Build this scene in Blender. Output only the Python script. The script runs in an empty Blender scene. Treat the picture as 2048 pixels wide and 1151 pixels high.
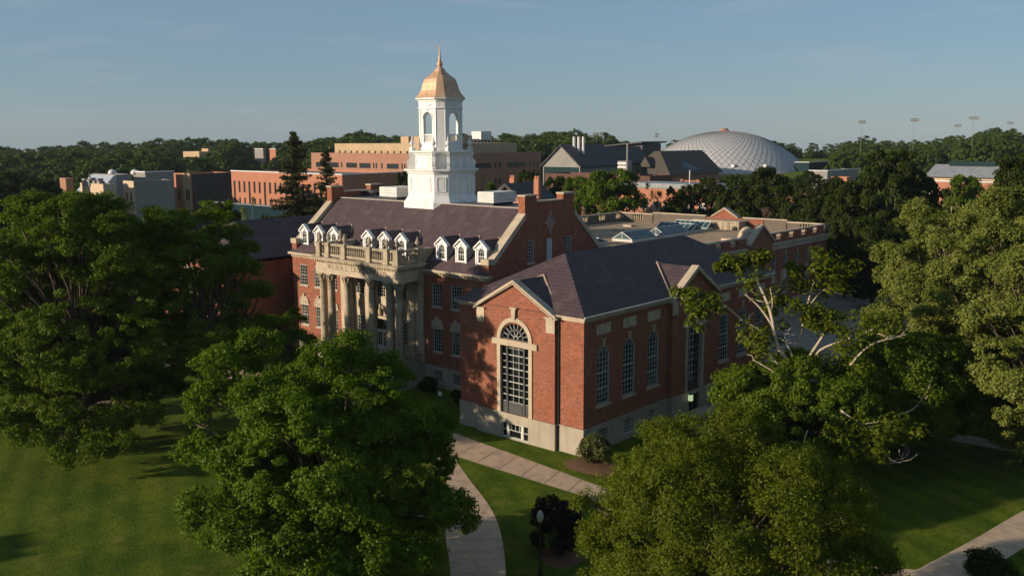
import bpy, bmesh, math, random
import numpy as np
from mathutils import Vector, Matrix
from mathutils.geometry import tessellate_polygon

R = math.radians
SC = bpy.context.scene
COL = SC.collection

# ------------------------------------------------------------------ camera
CAM = np.array([49.3197, -65.4417, 28.6])
YAW, PITCH, ROLL, FPX = 0.7238, -0.1583, -0.0046, 1874.47
FW = np.array([-math.sin(YAW) * math.cos(PITCH), math.cos(YAW) * math.cos(PITCH), math.sin(PITCH)])
RT0 = np.array([math.cos(YAW), math.sin(YAW), 0.0])
UP0 = np.cross(RT0, FW)
RT = math.cos(ROLL) * RT0 + math.sin(ROLL) * UP0
UP = -math.sin(ROLL) * RT0 + math.cos(ROLL) * UP0
cd = bpy.data.cameras.new('camera')
cd.sensor_width = 36.0
cd.sensor_fit = 'HORIZONTAL'
cd.lens = FPX / 2048 * 36
cd.clip_start = 0.5
cd.clip_end = 20000
cam = bpy.data.objects.new('camera', cd)
COL.objects.link(cam)
cam.matrix_world = Matrix(((RT[0], UP[0], -FW[0], CAM[0]), (RT[1], UP[1], -FW[1], CAM[1]),
                           (RT[2], UP[2], -FW[2], CAM[2]), (0, 0, 0, 1)))
SC.camera = cam

# ------------------------------------------------------------------ sky, sun, exposure
SUN_AZ, SUN_EL = R(29), R(14.4)          # 29 deg left of the main facade's normal
SDIR = Vector((-math.sin(SUN_AZ) * math.cos(SUN_EL), -math.cos(SUN_AZ) * math.cos(SUN_EL), math.sin(SUN_EL)))
w = bpy.data.worlds.new('World')
SC.world = w
w.use_nodes = True
nt = w.node_tree
nt.nodes.clear()
wo = nt.nodes.new('ShaderNodeOutputWorld')
bg = nt.nodes.new('ShaderNodeBackground')
sky = nt.nodes.new('ShaderNodeTexSky')
sky.sky_type = 'NISHITA'
sky.sun_disc = False
sky.sun_elevation = SUN_EL
sky.sun_rotation = math.atan2(SDIR.x, SDIR.y)
sky.air_density = 1.0
sky.dust_density = 0.15
sky.ozone_density = 4.0
bg.inputs['Strength'].default_value = 0.085
tc = nt.nodes.new('ShaderNodeTexCoord')
mp = nt.nodes.new('ShaderNodeMapping')
mp.inputs['Scale'].default_value = (3.0, 3.0, 26.0)
nz = nt.nodes.new('ShaderNodeTexNoise')
nz.inputs['Scale'].default_value = 2.2
nz.inputs['Detail'].default_value = 7
rp = nt.nodes.new('ShaderNodeValToRGB')
rp.color_ramp.elements[0].position = 0.54
rp.color_ramp.elements[1].position = 0.80
rp.color_ramp.elements[1].color = (0.30, 0.30, 0.30, 1)
mx = nt.nodes.new('ShaderNodeMix')
mx.data_type = 'RGBA'
mx.inputs[7].default_value = (7.0, 6.2, 5.8, 1)
nt.links.new(tc.outputs['Generated'], mp.inputs['Vector'])
nt.links.new(mp.outputs[0], nz.inputs['Vector'])
nt.links.new(nz.outputs['Fac'], rp.inputs[0])
nt.links.new(rp.outputs[0], mx.inputs[0])
nt.links.new(sky.outputs[0], mx.inputs[6])
haz = nt.nodes.new('ShaderNodeMix')
haz.data_type = 'RGBA'
haz.inputs[0].default_value = 0.62
haz.inputs[7].default_value = (2.05, 2.95, 3.85, 1)
nt.links.new(mx.outputs[2], haz.inputs[6])
nt.links.new(haz.outputs[2], bg.inputs[0])
nt.links.new(bg.outputs[0], wo.inputs[0])

sd = bpy.data.lights.new('sun', 'SUN')
sd.energy = 4.9
sd.angle = R(0.5)
sd.color = (1.0, 0.83, 0.64)
so = bpy.data.objects.new('sun', sd)
COL.objects.link(so)
so.rotation_euler = SDIR.to_track_quat('Z', 'Y').to_euler()
vs = SC.view_settings
vs.view_transform = 'Standard'
vs.look = 'None'
vs.exposure = 0.35
vs.gamma = 1.0
vs.use_curve_mapping = False
SC.cycles.max_bounces = 6
SC.cycles.transparent_max_bounces = 8

# ------------------------------------------------------------------ materials
def new_mat(name):
    m = bpy.data.materials.new(name)
    m.use_nodes = True
    t = m.node_tree
    p = t.nodes['Principled BSDF']
    return m, t, p

def nd(t, typ, **kw):
    n = t.nodes.new('ShaderNode' + typ)
    for k, v in kw.items():
        if k.startswith('i_'):
            n.inputs[k[2:].replace('_', ' ')].default_value = v
        else:
            setattr(n, k, v)
    return n

def mixc(t, a, b, fac, mode='MIX'):
    n = t.nodes.new('ShaderNodeMix')
    n.data_type = 'RGBA'
    n.blend_type = mode
    for sock, v in ((0, fac), (6, a), (7, b)):
        if hasattr(v, 'is_output'):
            t.links.new(v, n.inputs[sock])
        else:
            n.inputs[sock].default_value = v if sock == 0 else (*v, 1)
    return n.outputs[2]

def noise(t, scale, detail=4, vec=None, rough=0.55):
    n = nd(t, 'TexNoise', i_Scale=scale, i_Detail=detail, i_Roughness=rough)
    if vec is None:
        vec = nd(t, 'TexCoord').outputs['Object']
    t.links.new(vec, n.inputs['Vector'])
    return n.outputs['Fac']

def ramp(t, x, a, b):
    n = nd(t, 'MapRange')
    n.inputs['From Min'].default_value = a
    n.inputs['From Max'].default_value = b
    t.links.new(x, n.inputs['Value'])
    return n.outputs[0]

def vec_scaled(t, s):
    m = nd(t, 'Mapping', i_Scale=s)
    t.links.new(nd(t, 'TexCoord').outputs['Object'], m.inputs['Vector'])
    return m.outputs[0]

def mottled(name, c1, c2, scale=1.0, rough=0.85, c3=None, streak=False, bump=0.0, metal=0.0, spec=0.3):
    m, t, p = new_mat(name)
    c = mixc(t, c1, c2, ramp(t, noise(t, scale, 6), 0.35, 0.68))
    if c3 is not None:
        v = vec_scaled(t, (1.6, 1.6, 0.16)) if streak else None
        c = mixc(t, c, c3, ramp(t, noise(t, 0.9 if streak else scale * 3.3, 5, v), 0.52, 0.75))
    t.links.new(c, p.inputs['Base Color'])
    p.inputs['Roughness'].default_value = rough
    p.inputs['Metallic'].default_value = metal
    p.inputs['Specular IOR Level'].default_value = spec
    if bump:
        b = nd(t, 'Bump', i_Strength=bump, i_Distance=0.05)
        t.links.new(noise(t, scale * 8, 4), b.inputs['Height'])
        t.links.new(b.outputs[0], p.inputs['Normal'])
    return m

def wall_uv(t):
    g = nd(t, 'SeparateXYZ')
    t.links.new(nd(t, 'TexCoord').outputs['Object'], g.inputs[0])
    a = nd(t, 'Math', operation='ADD')
    t.links.new(g.outputs[0], a.inputs[0])
    t.links.new(g.outputs[1], a.inputs[1])
    c = nd(t, 'CombineXYZ')
    t.links.new(a.outputs[0], c.inputs[0])
    t.links.new(g.outputs[2], c.inputs[1])
    return c.outputs[0]

def bricky(name, c1, c2, mortar, bw=0.30, rh=0.105, ms=0.012, rough=0.9, patch=None, spec=0.2, bias=0.0, patchr=(0.5, 0.72), lichen=None):
    m, t, p = new_mat(name)
    b = nd(t, 'TexBrick', i_Scale=1.0)
    b.inputs['Color1'].default_value = (*c1, 1)
    b.inputs['Color2'].default_value = (*c2, 1)
    b.inputs['Mortar'].default_value = (*mortar, 1)
    b.inputs['Brick Width'].default_value = bw
    b.inputs['Row Height'].default_value = rh
    b.inputs['Mortar Size'].default_value = ms
    b.inputs['Mortar Smooth'].default_value = 0.3
    b.inputs['Bias'].default_value = bias
    t.links.new(wall_uv(t), b.inputs['Vector'])
    c = b.outputs['Color']
    dark = tuple(x * 0.62 for x in c1)
    c = mixc(t, c, dark, ramp(t, noise(t, 0.55, 6), 0.45, 0.9))
    if patch is not None:
        c = mixc(t, c, patch, ramp(t, noise(t, 0.8, 7, vec_scaled(t, (1, 1, 0.35))), *patchr))
    if lichen is not None:
        c = mixc(t, c, lichen, ramp(t, noise(t, 0.75, 10, None, 0.72), 0.63, 0.70))
    t.links.new(c, p.inputs['Base Color'])
    p.inputs['Roughness'].default_value = rough
    p.inputs['Specular IOR Level'].default_value = spec
    bp = nd(t, 'Bump', i_Strength=0.5, i_Distance=0.02, invert=True)
    t.links.new(b.outputs['Fac'], bp.inputs['Height'])
    t.links.new(bp.outputs[0], p.inputs['Normal'])
    return m

def plain(name, c, rough=0.6, metal=0.0, spec=0.4, emit=None):
    m, t, p = new_mat(name)
    v = mixc(t, c, tuple(x * 0.8 for x in c), ramp(t, noise(t, 1.7, 5), 0.4, 0.8))
    t.links.new(v, p.inputs['Base Color'])
    p.inputs['Roughness'].default_value = rough
    p.inputs['Metallic'].default_value = metal
    p.inputs['Specular IOR Level'].default_value = spec
    if emit:
        p.inputs['Emission Color'].default_value = (*emit[0], 1)
        p.inputs['Emission Strength'].default_value = emit[1]
    return m

def glass(name, c=(0.007, 0.009, 0.009), rough=0.10, wav=0.16, spec=0.28, blind=None):
    m, t, p = new_mat(name)
    v = mixc(t, c, blind or tuple(x * 3.2 for x in c), ramp(t, noise(t, 0.55, 2), 0.52, 0.66))
    t.links.new(v, p.inputs['Base Color'])
    p.inputs['Roughness'].default_value = rough
    p.inputs['Specular IOR Level'].default_value = spec
    b = nd(t, 'Bump', i_Strength=wav, i_Distance=0.1)
    t.links.new(noise(t, 1.3, 2), b.inputs['Height'])
    t.links.new(b.outputs[0], p.inputs['Normal'])
    return m

def leafy(name, c1, c2, c3, trans=0.35, gloss=0.008):
    m = bpy.data.materials.new(name)
    m.use_nodes = True
    t = m.node_tree
    t.nodes.clear()
    g = nd(t, 'NewGeometry')
    c = mixc(t, c1, c2, g.outputs['Random Per Island'])
    c = mixc(t, c, c3, ramp(t, noise(t, 0.38, 3), 0.42, 0.68))
    df = nd(t, 'BsdfDiffuse')
    tr = nd(t, 'BsdfTranslucent')
    gl = nd(t, 'BsdfGlossy', i_Roughness=0.5)
    t.links.new(c, df.inputs[0])
    c2_ = mixc(t, c, (0.75, 1.0, 0.28), 0.55, 'MULTIPLY')
    t.links.new(c2_, tr.inputs[0])
    m1 = nd(t, 'MixShader', i_Fac=trans)
    t.links.new(df.outputs[0], m1.inputs[1])
    t.links.new(tr.outputs[0], m1.inputs[2])
    m2 = nd(t, 'MixShader', i_Fac=gloss)
    t.links.new(m1.outputs[0], m2.inputs[1])
    t.links.new(gl.outputs[0], m2.inputs[2])
    o = nd(t, 'OutputMaterial')
    t.links.new(m2.outputs[0], o.inputs[0])
    return m

M = {}
M['brick'] = bricky('brick', (0.345, 0.096, 0.046), (0.135, 0.040, 0.026), (0.29, 0.19, 0.13), bw=0.34, rh=0.125, ms=0.014, patch=(0.25, 0.098, 0.060))
M['slate'] = bricky('slate', (0.080, 0.054, 0.057), (0.070, 0.047, 0.052), (0.034, 0.024, 0.028), bw=0.62, rh=0.27, ms=0.022,
                    rough=0.65, patch=(0.104, 0.074, 0.070), spec=0.2, patchr=(0.50, 0.78), lichen=(0.17, 0.145, 0.125))
M['stone'] = mottled('limestone', (0.46, 0.38, 0.275), (0.37, 0.30, 0.215), 0.8, 0.85, (0.26, 0.22, 0.17), True, 0.15)
M['stone_base'] = mottled('limestone_base', (0.37, 0.32, 0.245), (0.30, 0.26, 0.20), 0.5, 0.88, (0.24, 0.215, 0.175), True, 0.15)
M['old_stone'] = mottled('weathered_stone', (0.414, 0.342, 0.241), (0.280, 0.230, 0.162), 1.4, 0.9, (0.146, 0.118, 0.084), True, 0.3)
M['white'] = mottled('white_paint', (0.72, 0.71, 0.68), (0.69, 0.68, 0.65), 0.7, 0.5, (0.52, 0.505, 0.47), True)
M['trim'] = plain('white_trim', (0.52, 0.52, 0.47), 0.5)
M['grey_shingle'] = bricky('grey_shingle', (0.40, 0.39, 0.36), (0.33, 0.32, 0.30), (0.22, 0.21, 0.2), bw=3.0, rh=0.16, ms=0.01)
M['copper'] = mottled('copper', (0.50, 0.30, 0.175), (0.58, 0.37, 0.24), 1.2, 0.5, (0.36, 0.20, 0.09), True, 0.0, 0.25, 0.5)
M['trim_dim'] = plain('shaded_white_trim', (0.40, 0.41, 0.38), 0.5)  # white trim dimmed: shade on the side windows put into its colour
M['glass'] = glass('dark_glass')
M['glass_curtain'] = glass('glass_with_blinds', (0.012, 0.014, 0.014), blind=(0.10, 0.095, 0.07))
M['deck'] = mottled('gravel_roof', (0.40, 0.285, 0.175), (0.30, 0.215, 0.13), 0.22, 0.95, (0.16, 0.115, 0.075), False, 0.2)
M['grey_deck'] = mottled('membrane_roof', (0.16, 0.155, 0.15), (0.12, 0.118, 0.118), 0.5, 0.8)
M['dark_metal'] = plain('dark_metal', (0.028, 0.03, 0.034), 0.45)
M['mullion'] = plain('dark_mullion', (0.055, 0.055, 0.052), 0.5)
M['louver'] = bricky('white_louvre', (0.70, 0.68, 0.63), (0.66, 0.64, 0.6), (0.22, 0.21, 0.2), bw=60, rh=0.26, ms=0.03, rough=0.5)
M['door'] = plain('pale_door', (0.42, 0.50, 0.52), 0.5)
M['sky_glass'] = plain('skylight_glass', (0.02, 0.065, 0.075), 0.35, 0, 0.35)
M['lamp_lit'] = plain('lit_lamp', (0.9, 0.95, 0.7), 0.4, emit=((0.75, 0.95, 0.45), 0.4))
M['lamp_globe'] = plain('lamp_globe', (0.36, 0.36, 0.27), 0.4)
M['black_metal'] = plain('black_metal', (0.012, 0.012, 0.012), 0.4)
M['concrete'] = bricky('concrete_path', (0.50, 0.365, 0.245), (0.44, 0.32, 0.215), (0.20, 0.16, 0.12), bw=400, rh=400, ms=0.0, rough=0.92, patch=(0.29, 0.23, 0.175))
M['asphalt'] = mottled('asphalt', (0.30, 0.265, 0.215), (0.23, 0.205, 0.17), 0.5, 0.95, (0.095, 0.09, 0.088), False, 0.2)
M['mulch'] = mottled('mulch', (0.17, 0.09, 0.045), (0.09, 0.05, 0.028), 5, 1.0, (0.05, 0.03, 0.02), False, 0.6)
M['bark'] = mottled('bark', (0.10, 0.075, 0.05), (0.06, 0.045, 0.032), 3, 0.95, (0.14, 0.11, 0.08), True, 0.5)
M['pale_bark'] = mottled('pale_bark', (0.50, 0.42, 0.30), (0.38, 0.31, 0.22), 2.2, 0.9, (0.24, 0.19, 0.13), False, 0.3)
M['stain'] = plain('carved_letter', (0.17, 0.135, 0.095), 0.9)

def grass_mat():
    m, t, p = new_mat('grass')
    c = mixc(t, (0.066, 0.114, 0.005), (0.142, 0.180, 0.010), ramp(t, noise(t, 0.22, 9, None, 0.65), 0.38, 0.62))
    c = mixc(t, c, (0.21, 0.185, 0.036), ramp(t, noise(t, 0.30, 10, None, 0.78), 0.52, 0.74))
    c = mixc(t, c, (0.036, 0.066, 0.003), ramp(t, noise(t, 2.6, 8, vec_scaled(t, (1.0, 0.45, 1)), 0.8), 0.47, 0.72))
    wv = nd(t, 'TexWave', wave_type='BANDS', bands_direction='X', i_Scale=0.12, i_Distortion=1.6)
    mpn = nd(t, 'Mapping')
    mpn.inputs['Rotation'].default_value = (0, 0, R(-62))
    t.links.new(nd(t, 'TexCoord').outputs['Object'], mpn.inputs['Vector'])
    t.links.new(mpn.outputs[0], wv.inputs['Vector'])
    c = mixc(t, c, (0.70, 0.80, 0.62), ramp(t, wv.outputs['Fac'], 0.25, 1.05), 'MULTIPLY')
    t.links.new(c, p.inputs['Base Color'])
    p.inputs['Roughness'].default_value = 1.0
    p.inputs['Specular IOR Level'].default_value = 0.11
    b = nd(t, 'Bump', i_Strength=1.0, i_Distance=0.3)
    t.links.new(noise(t, 4.5, 6, None, 0.75), b.inputs['Height'])
    t.links.new(b.outputs[0], p.inputs['Normal'])
    return m
M['grass'] = grass_mat()
M['leaf_maple'] = leafy('leaf_maple', (0.066, 0.122, 0.005), (0.132, 0.194, 0.011), (0.077, 0.135, 0.005), 0.42)
M['leaf_oak'] = leafy('leaf_oak', (0.066, 0.114, 0.005), (0.127, 0.178, 0.011), (0.096, 0.136, 0.008), 0.42)
M['leaf_locust'] = leafy('leaf_locust', (0.082, 0.109, 0.007), (0.149, 0.171, 0.010), (0.089, 0.119, 0.007), 0.42)
M['leaf_yellow'] = leafy('leaf_yellow', (0.150, 0.182, 0.026), (0.251, 0.263, 0.064), (0.085, 0.118, 0.013), 0.38)
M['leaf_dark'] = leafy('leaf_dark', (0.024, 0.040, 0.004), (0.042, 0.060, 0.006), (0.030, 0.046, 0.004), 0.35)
M['leaf_bright'] = leafy('leaf_bright', (0.076, 0.129, 0.007), (0.125, 0.185, 0.012), (0.065, 0.112, 0.006), 0.42)
M['leaf_purple'] = leafy('leaf_purple', (0.018, 0.014, 0.013), (0.03, 0.02, 0.017), (0.022, 0.018, 0.014), 0.2)
M['leaf_far'] = leafy('leaf_far', (0.046, 0.080, 0.010), (0.088, 0.130, 0.014), (0.054, 0.082, 0.011), 0.3, 0.01)
M['needle'] = leafy('needle', (0.036, 0.048, 0.014), (0.062, 0.070, 0.018), (0.070, 0.066, 0.022), 0.25)
M['shrub_leaf'] = leafy('leaf_shrub', (0.075, 0.088, 0.025), (0.12, 0.125, 0.04), (0.06, 0.07, 0.018), 0.3)
M['bg_brick'] = mottled('far_brick', (0.40, 0.17, 0.10), (0.35, 0.15, 0.09), 0.3, 0.9, (0.36, 0.15, 0.09), True)
M['bg_brick2'] = mottled('far_brown_brick', (0.33, 0.175, 0.115), (0.29, 0.155, 0.10), 0.2, 0.9, (0.28, 0.14, 0.09), True)
M['bg_tan'] = mottled('far_concrete', (0.46, 0.33, 0.20), (0.40, 0.29, 0.18), 0.2, 0.9, (0.32, 0.23, 0.15), True)
M['bg_cream'] = mottled('far_cream', (0.52, 0.40, 0.27), (0.46, 0.36, 0.25), 0.2, 0.9)
M['bg_grey'] = mottled('far_grey', (0.25, 0.235, 0.22), (0.21, 0.20, 0.19), 0.2, 0.8)
M['bg_black'] = mottled('far_dark_panel', (0.022, 0.022, 0.026), (0.03, 0.03, 0.033), 0.2, 0.5)
M['bg_roof'] = bricky('far_dark_roof', (0.060, 0.060, 0.062), (0.052, 0.052, 0.055), (0.036, 0.036, 0.04), bw=40, rh=0.7, ms=0.08, rough=0.6)
M['bg_brown'] = bricky('far_brown_roof', (0.082, 0.070, 0.055), (0.07, 0.06, 0.05), (0.045, 0.04, 0.035), bw=2, rh=0.6, ms=0.05, rough=0.7)
M['bg_metal'] = bricky('far_metal_roof', (0.28, 0.29, 0.30), (0.26, 0.27, 0.28), (0.16, 0.17, 0.18), bw=1.0, rh=60, ms=0.07, rough=0.5)
M['bg_teal'] = plain('far_teal_roof', (0.010, 0.030, 0.034), 0.7, 0, 0.1)
M['bg_maroon'] = mottled('far_maroon', (0.11, 0.05, 0.038), (0.085, 0.04, 0.03), 0.3, 0.8)
M['bg_glass'] = plain('far_glass', (0.018, 0.024, 0.028), 0.2, 0, 0.6)
M['bg_white'] = plain('far_white', (0.62, 0.61, 0.58), 0.6)
M['dome_panel'] = bricky('dome_panel', (0.46, 0.455, 0.45), (0.43, 0.425, 0.42), (0.2, 0.2, 0.2), bw=400, rh=400, ms=0, rough=0.55, patch=(0.40, 0.395, 0.39))
M['dome_seam'] = plain('dome_seam', (0.20, 0.20, 0.205), 0.9, 0, 0.0)

# ------------------------------------------------------------------ builders
class MB:
    """collects faces and links them as ONE mesh object"""
    def __init__(s):
        s.v = []
        s.f = []
    def add(s, vs, fs):
        o = len(s.v)
        s.v += [tuple(p) for p in vs]
        s.f += [tuple(i + o for i in f) for f in fs]
    def box(s, x0, y0, z0, x1, y1, z1):
        s.add([(x0, y0, z0), (x1, y0, z0), (x1, y1, z0), (x0, y1, z0), (x0, y0, z1), (x1, y0, z1), (x1, y1, z1), (x0, y1, z1)],
              [(0, 3, 2, 1), (4, 5, 6, 7), (0, 1, 5, 4), (1, 2, 6, 5), (2, 3, 7, 6), (3, 0, 4, 7)])
    def fbox(s, F, u0, u1, z0, z1, n0, n1):
        P = [F(u, z, n) for n in (n0, n1) for (u, z) in ((u0, z0), (u1, z0), (u1, z1), (u0, z1))]
        s.add(P, [(0, 3, 2, 1), (4, 5, 6, 7), (0, 1, 5, 4), (1, 2, 6, 5), (2, 3, 7, 6), (3, 0, 4, 7)])
    def prism(s, F, poly, n0, n1):
        """solid from a convex or concave (u,z) outline between offsets n0 and n1"""
        k = len(poly)
        P = [F(u, z, n0) for u, z in poly] + [F(u, z, n1) for u, z in poly]
        tri = tessellate_polygon([[Vector((u, z, 0)) for u, z in poly]])
        fs = [tuple(x) for x in tri] + [tuple(i + k for i in reversed(x)) for x in tri]
        fs += [(i, (i + 1) % k, (i + 1) % k + k, i + k) for i in range(k)]
        s.add(P, fs)
    def strip(s, F, pts, wd, n0, n1, closed=False):
        """flat bar of width wd following (u,z) points"""
        p = [Vector(q) for q in pts]
        k = len(p)
        L, Rr = [], []
        for i in range(k):
            a = p[i - 1] if (i or closed) else p[i]
            b = p[(i + 1) % k] if (i < k - 1 or closed) else p[i]
            d = (b - a)
            d = d.normalized() if d.length > 1e-9 else Vector((1, 0))
            nn = Vector((-d.y, d.x)) * wd / 2
            L.append(p[i] + nn)
            Rr.append(p[i] - nn)
        P = []
        for i in range(k):
            for q in (L[i], Rr[i]):
                for n in (n0, n1):
                    P.append(F(q.x, q.y, n))
        fs = []
        for i in range(k if closed else k - 1):
            a, b = 4 * i, 4 * ((i + 1) % k)
            fs += [(a + 1, a + 3, b + 3, b + 1), (a, b, b + 2, a + 2), (a, a + 1, b + 1, b), (a + 2, b + 2, b + 3, a + 3)]
        s.add(P, fs)
    def lathe(s, cx, cy, prof, n=16, flats=None):
        """prof: (r,z) list"""
        o = len(s.v)
        for r, z in prof:
            for i in range(n):
                a = 2 * math.pi * i / n
                s.v.append((cx + r * math.cos(a), cy + r * math.sin(a), z))
        for j in range(len(prof) - 1):
            for i in range(n):
                a, b = o + j * n + i, o + j * n + (i + 1) % n
                s.f.append((a, b, b + n, a + n))
        s.f.append(tuple(o + i for i in reversed(range(n))))
        s.f.append(tuple(o + (len(prof) - 1) * n + i for i in range(n)))
    def octa(s, cx, cy, prof):
        """stack of square-with-cut-corners rings: prof = (half, flat half, z)"""
        o = len(s.v)
        for h, f, z in prof:
            for x, y in ((f, -h), (h, -f), (h, f), (f, h), (-f, h), (-h, f), (-h, -f), (-f, -h)):
                s.v.append((cx + x, cy + y, z))
        for j in range(len(prof) - 1):
            for i in range(8):
                a, b = o + j * 8 + i, o + j * 8 + (i + 1) % 8
                s.f.append((a, b, b + 8, a + 8))
        s.f.append(tuple(o + i for i in reversed(range(8))))
        s.f.append(tuple(o + (len(prof) - 1) * 8 + i for i in range(8)))
    def tube(s, pts, rad, n=6):
        o = len(s.v)
        k = len(pts)
        P = [Vector(p) for p in pts]
        for i in range(k):
            d = (P[min(i + 1, k - 1)] - P[max(i - 1, 0)])
            d = d.normalized() if d.length > 1e-9 else Vector((0, 0, 1))
            a = d.cross(Vector((0.31, 0.87, 0.12))).normalized()
            b = d.cross(a)
            for j in range(n):
                t = 2 * math.pi * j / n
                s.v.append(tuple(P[i] + (a * math.cos(t) + b * math.sin(t)) * rad[i]))
        for i in range(k - 1):
            for j in range(n):
                x, y = o + i * n + j, o + i * n + (j + 1) % n
                s.f.append((x, y, y + n, x + n))
        s.f.append(tuple(o + j for j in reversed(range(n))))
        s.f.append(tuple(o + (k - 1) * n + j for j in range(n)))
    def mesh(s, name, mat, smooth=False, fix=True):
        me = bpy.data.meshes.new(name)
        me.from_pydata(s.v, [], s.f)
        if fix:
            bm = bmesh.new()
            bm.from_mesh(me)
            bmesh.ops.recalc_face_normals(bm, faces=bm.faces)
            bm.to_mesh(me)
            bm.free()
        me.materials.append(mat)
        if smooth:
            me.shade_smooth()
        me.update()
        return me

def tag(o, label=None, cat=None, group=None, kind=None):
    if label: o['label'] = label
    if cat: o['category'] = cat
    if group: o['group'] = group
    if kind: o['kind'] = kind
    return o

def empty(name, loc=(0, 0, 0), rz=0.0):
    o = bpy.data.objects.new(name, None)
    o.empty_display_size = 0.5
    o.location = loc
    o.rotation_euler = (0, 0, rz)
    COL.objects.link(o)
    return o

def mesh_obj(name, me, parent=None):
    o = bpy.data.objects.new(name, me)
    COL.objects.link(o)
    o.parent = parent
    return o

def part(mb, name, mat, parent, smooth=False, fix=True):
    """a part whose mesh is given in world coordinates under a parent that sits at the origin"""
    o = bpy.data.objects.new(name, mb.mesh(name, mat, smooth, fix))
    COL.objects.link(o)
    o.parent = parent
    return o

def frame_y(y):          # wall facing -Y : u = X
    return lambda u, z, n=0.0: (u, y - n, z)
def frame_x(x):          # wall facing +X : u = Y
    return lambda u, z, n=0.0: (x + n, u, z)
def frame_yb(y):         # wall facing +Y
    return lambda u, z, n=0.0: (u, y + n, z)
def frame_xl(x):         # wall facing -X
    return lambda u, z, n=0.0: (x - n, u, z)

def rect(u0, u1, z0, z1):
    return [(u0, z0), (u1, z0), (u1, z1), (u0, z1)]

def arched(u0, u1, z0, zs, n=16):
    r = (u1 - u0) / 2
    c = (u0 + u1) / 2
    return [(u0, z0), (u1, z0)] + [(c + r * math.cos(math.pi * i / n), zs + r * math.sin(math.pi * i / n)) for i in range(n + 1)]

def wall_mb(F, outer, holes=(), depth=0.22, mb=None, n=0.0):
    mb = mb or MB()
    polys = [list(outer)] + [list(h) for h in holes]
    flat = [p for q in polys for p in q]
    tri = tessellate_polygon([[Vector((u, z, 0)) for u, z in q] for q in polys])
    ref = Vector(F(0, 0, 1)) - Vector(F(0, 0, 0))
    P = [F(u, z, n) for u, z in flat]
    fs = []
    for t in tri:
        a, b, c = (Vector(P[i]) for i in t)
        fs.append(tuple(t) if (b - a).cross(c - a).dot(ref) > 0 else tuple(reversed(t)))
    mb.add(P, fs)
    for h in holes:
        k = len(h)
        a = [F(u, z, n) for u, z in h]
        b = [F(u, z, n - depth) for u, z in h]
        mb.add(a + b, [(i, (i + 1) % k, (i + 1) % k + k, i + k) for i in range(k)])
    return mb

def pane(F, poly, parent, n=-0.16, mat='glass', name='pane'):
    mb = MB()
    tri = tessellate_polygon([[Vector((u, z, 0)) for u, z in poly]])
    mb.add([F(u, z, n) for u, z in poly], [tuple(t) for t in tri])
    return part(mb, name, M[mat], parent)

def sash_window(F, u0, u1, z0, z1, cols, rows, parent, sill=True, bar=0.026, fr=0.07, n0=-0.15, n1=-0.05, mid=True, mat='trim', gl='glass'):
    mb = MB()
    mb.fbox(F, u0, u0 + fr, z0, z1, n0, n1)
    mb.fbox(F, u1 - fr, u1, z0, z1, n0, n1)
    mb.fbox(F, u0 + fr, u1 - fr, z0, z0 + fr, n0, n1)
    mb.fbox(F, u0 + fr, u1 - fr, z1 - fr, z1, n0, n1)
    a, b = u0 + fr, u1 - fr
    c, d = z0 + fr, z1 - fr
    for i in range(1, cols):
        x = a + (b - a) * i / cols
        mb.fbox(F, x - bar / 2, x + bar / 2, c, d, n0 + 0.03, n1 - 0.02)
    for j in range(1, rows):
        z = c + (d - c) * j / rows
        h = bar / 2 if not (mid and j == rows // 2) else bar
        mb.fbox(F, a, b, z - h, z + h, n0 + 0.028, n1 - 0.018)
    o = part(mb, 'window', M[mat], parent)
    pane(F, rect(u0, u1, z0, z1), o, n0 - 0.01, gl)
    if sill:
        s = MB()
        s.fbox(F, u0 - 0.12, u1 + 0.12, z0 - 0.18, z0 - 0.003, -0.05, 0.1)
        part(s, 'sill', M['stone'], o)
    return o

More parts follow.
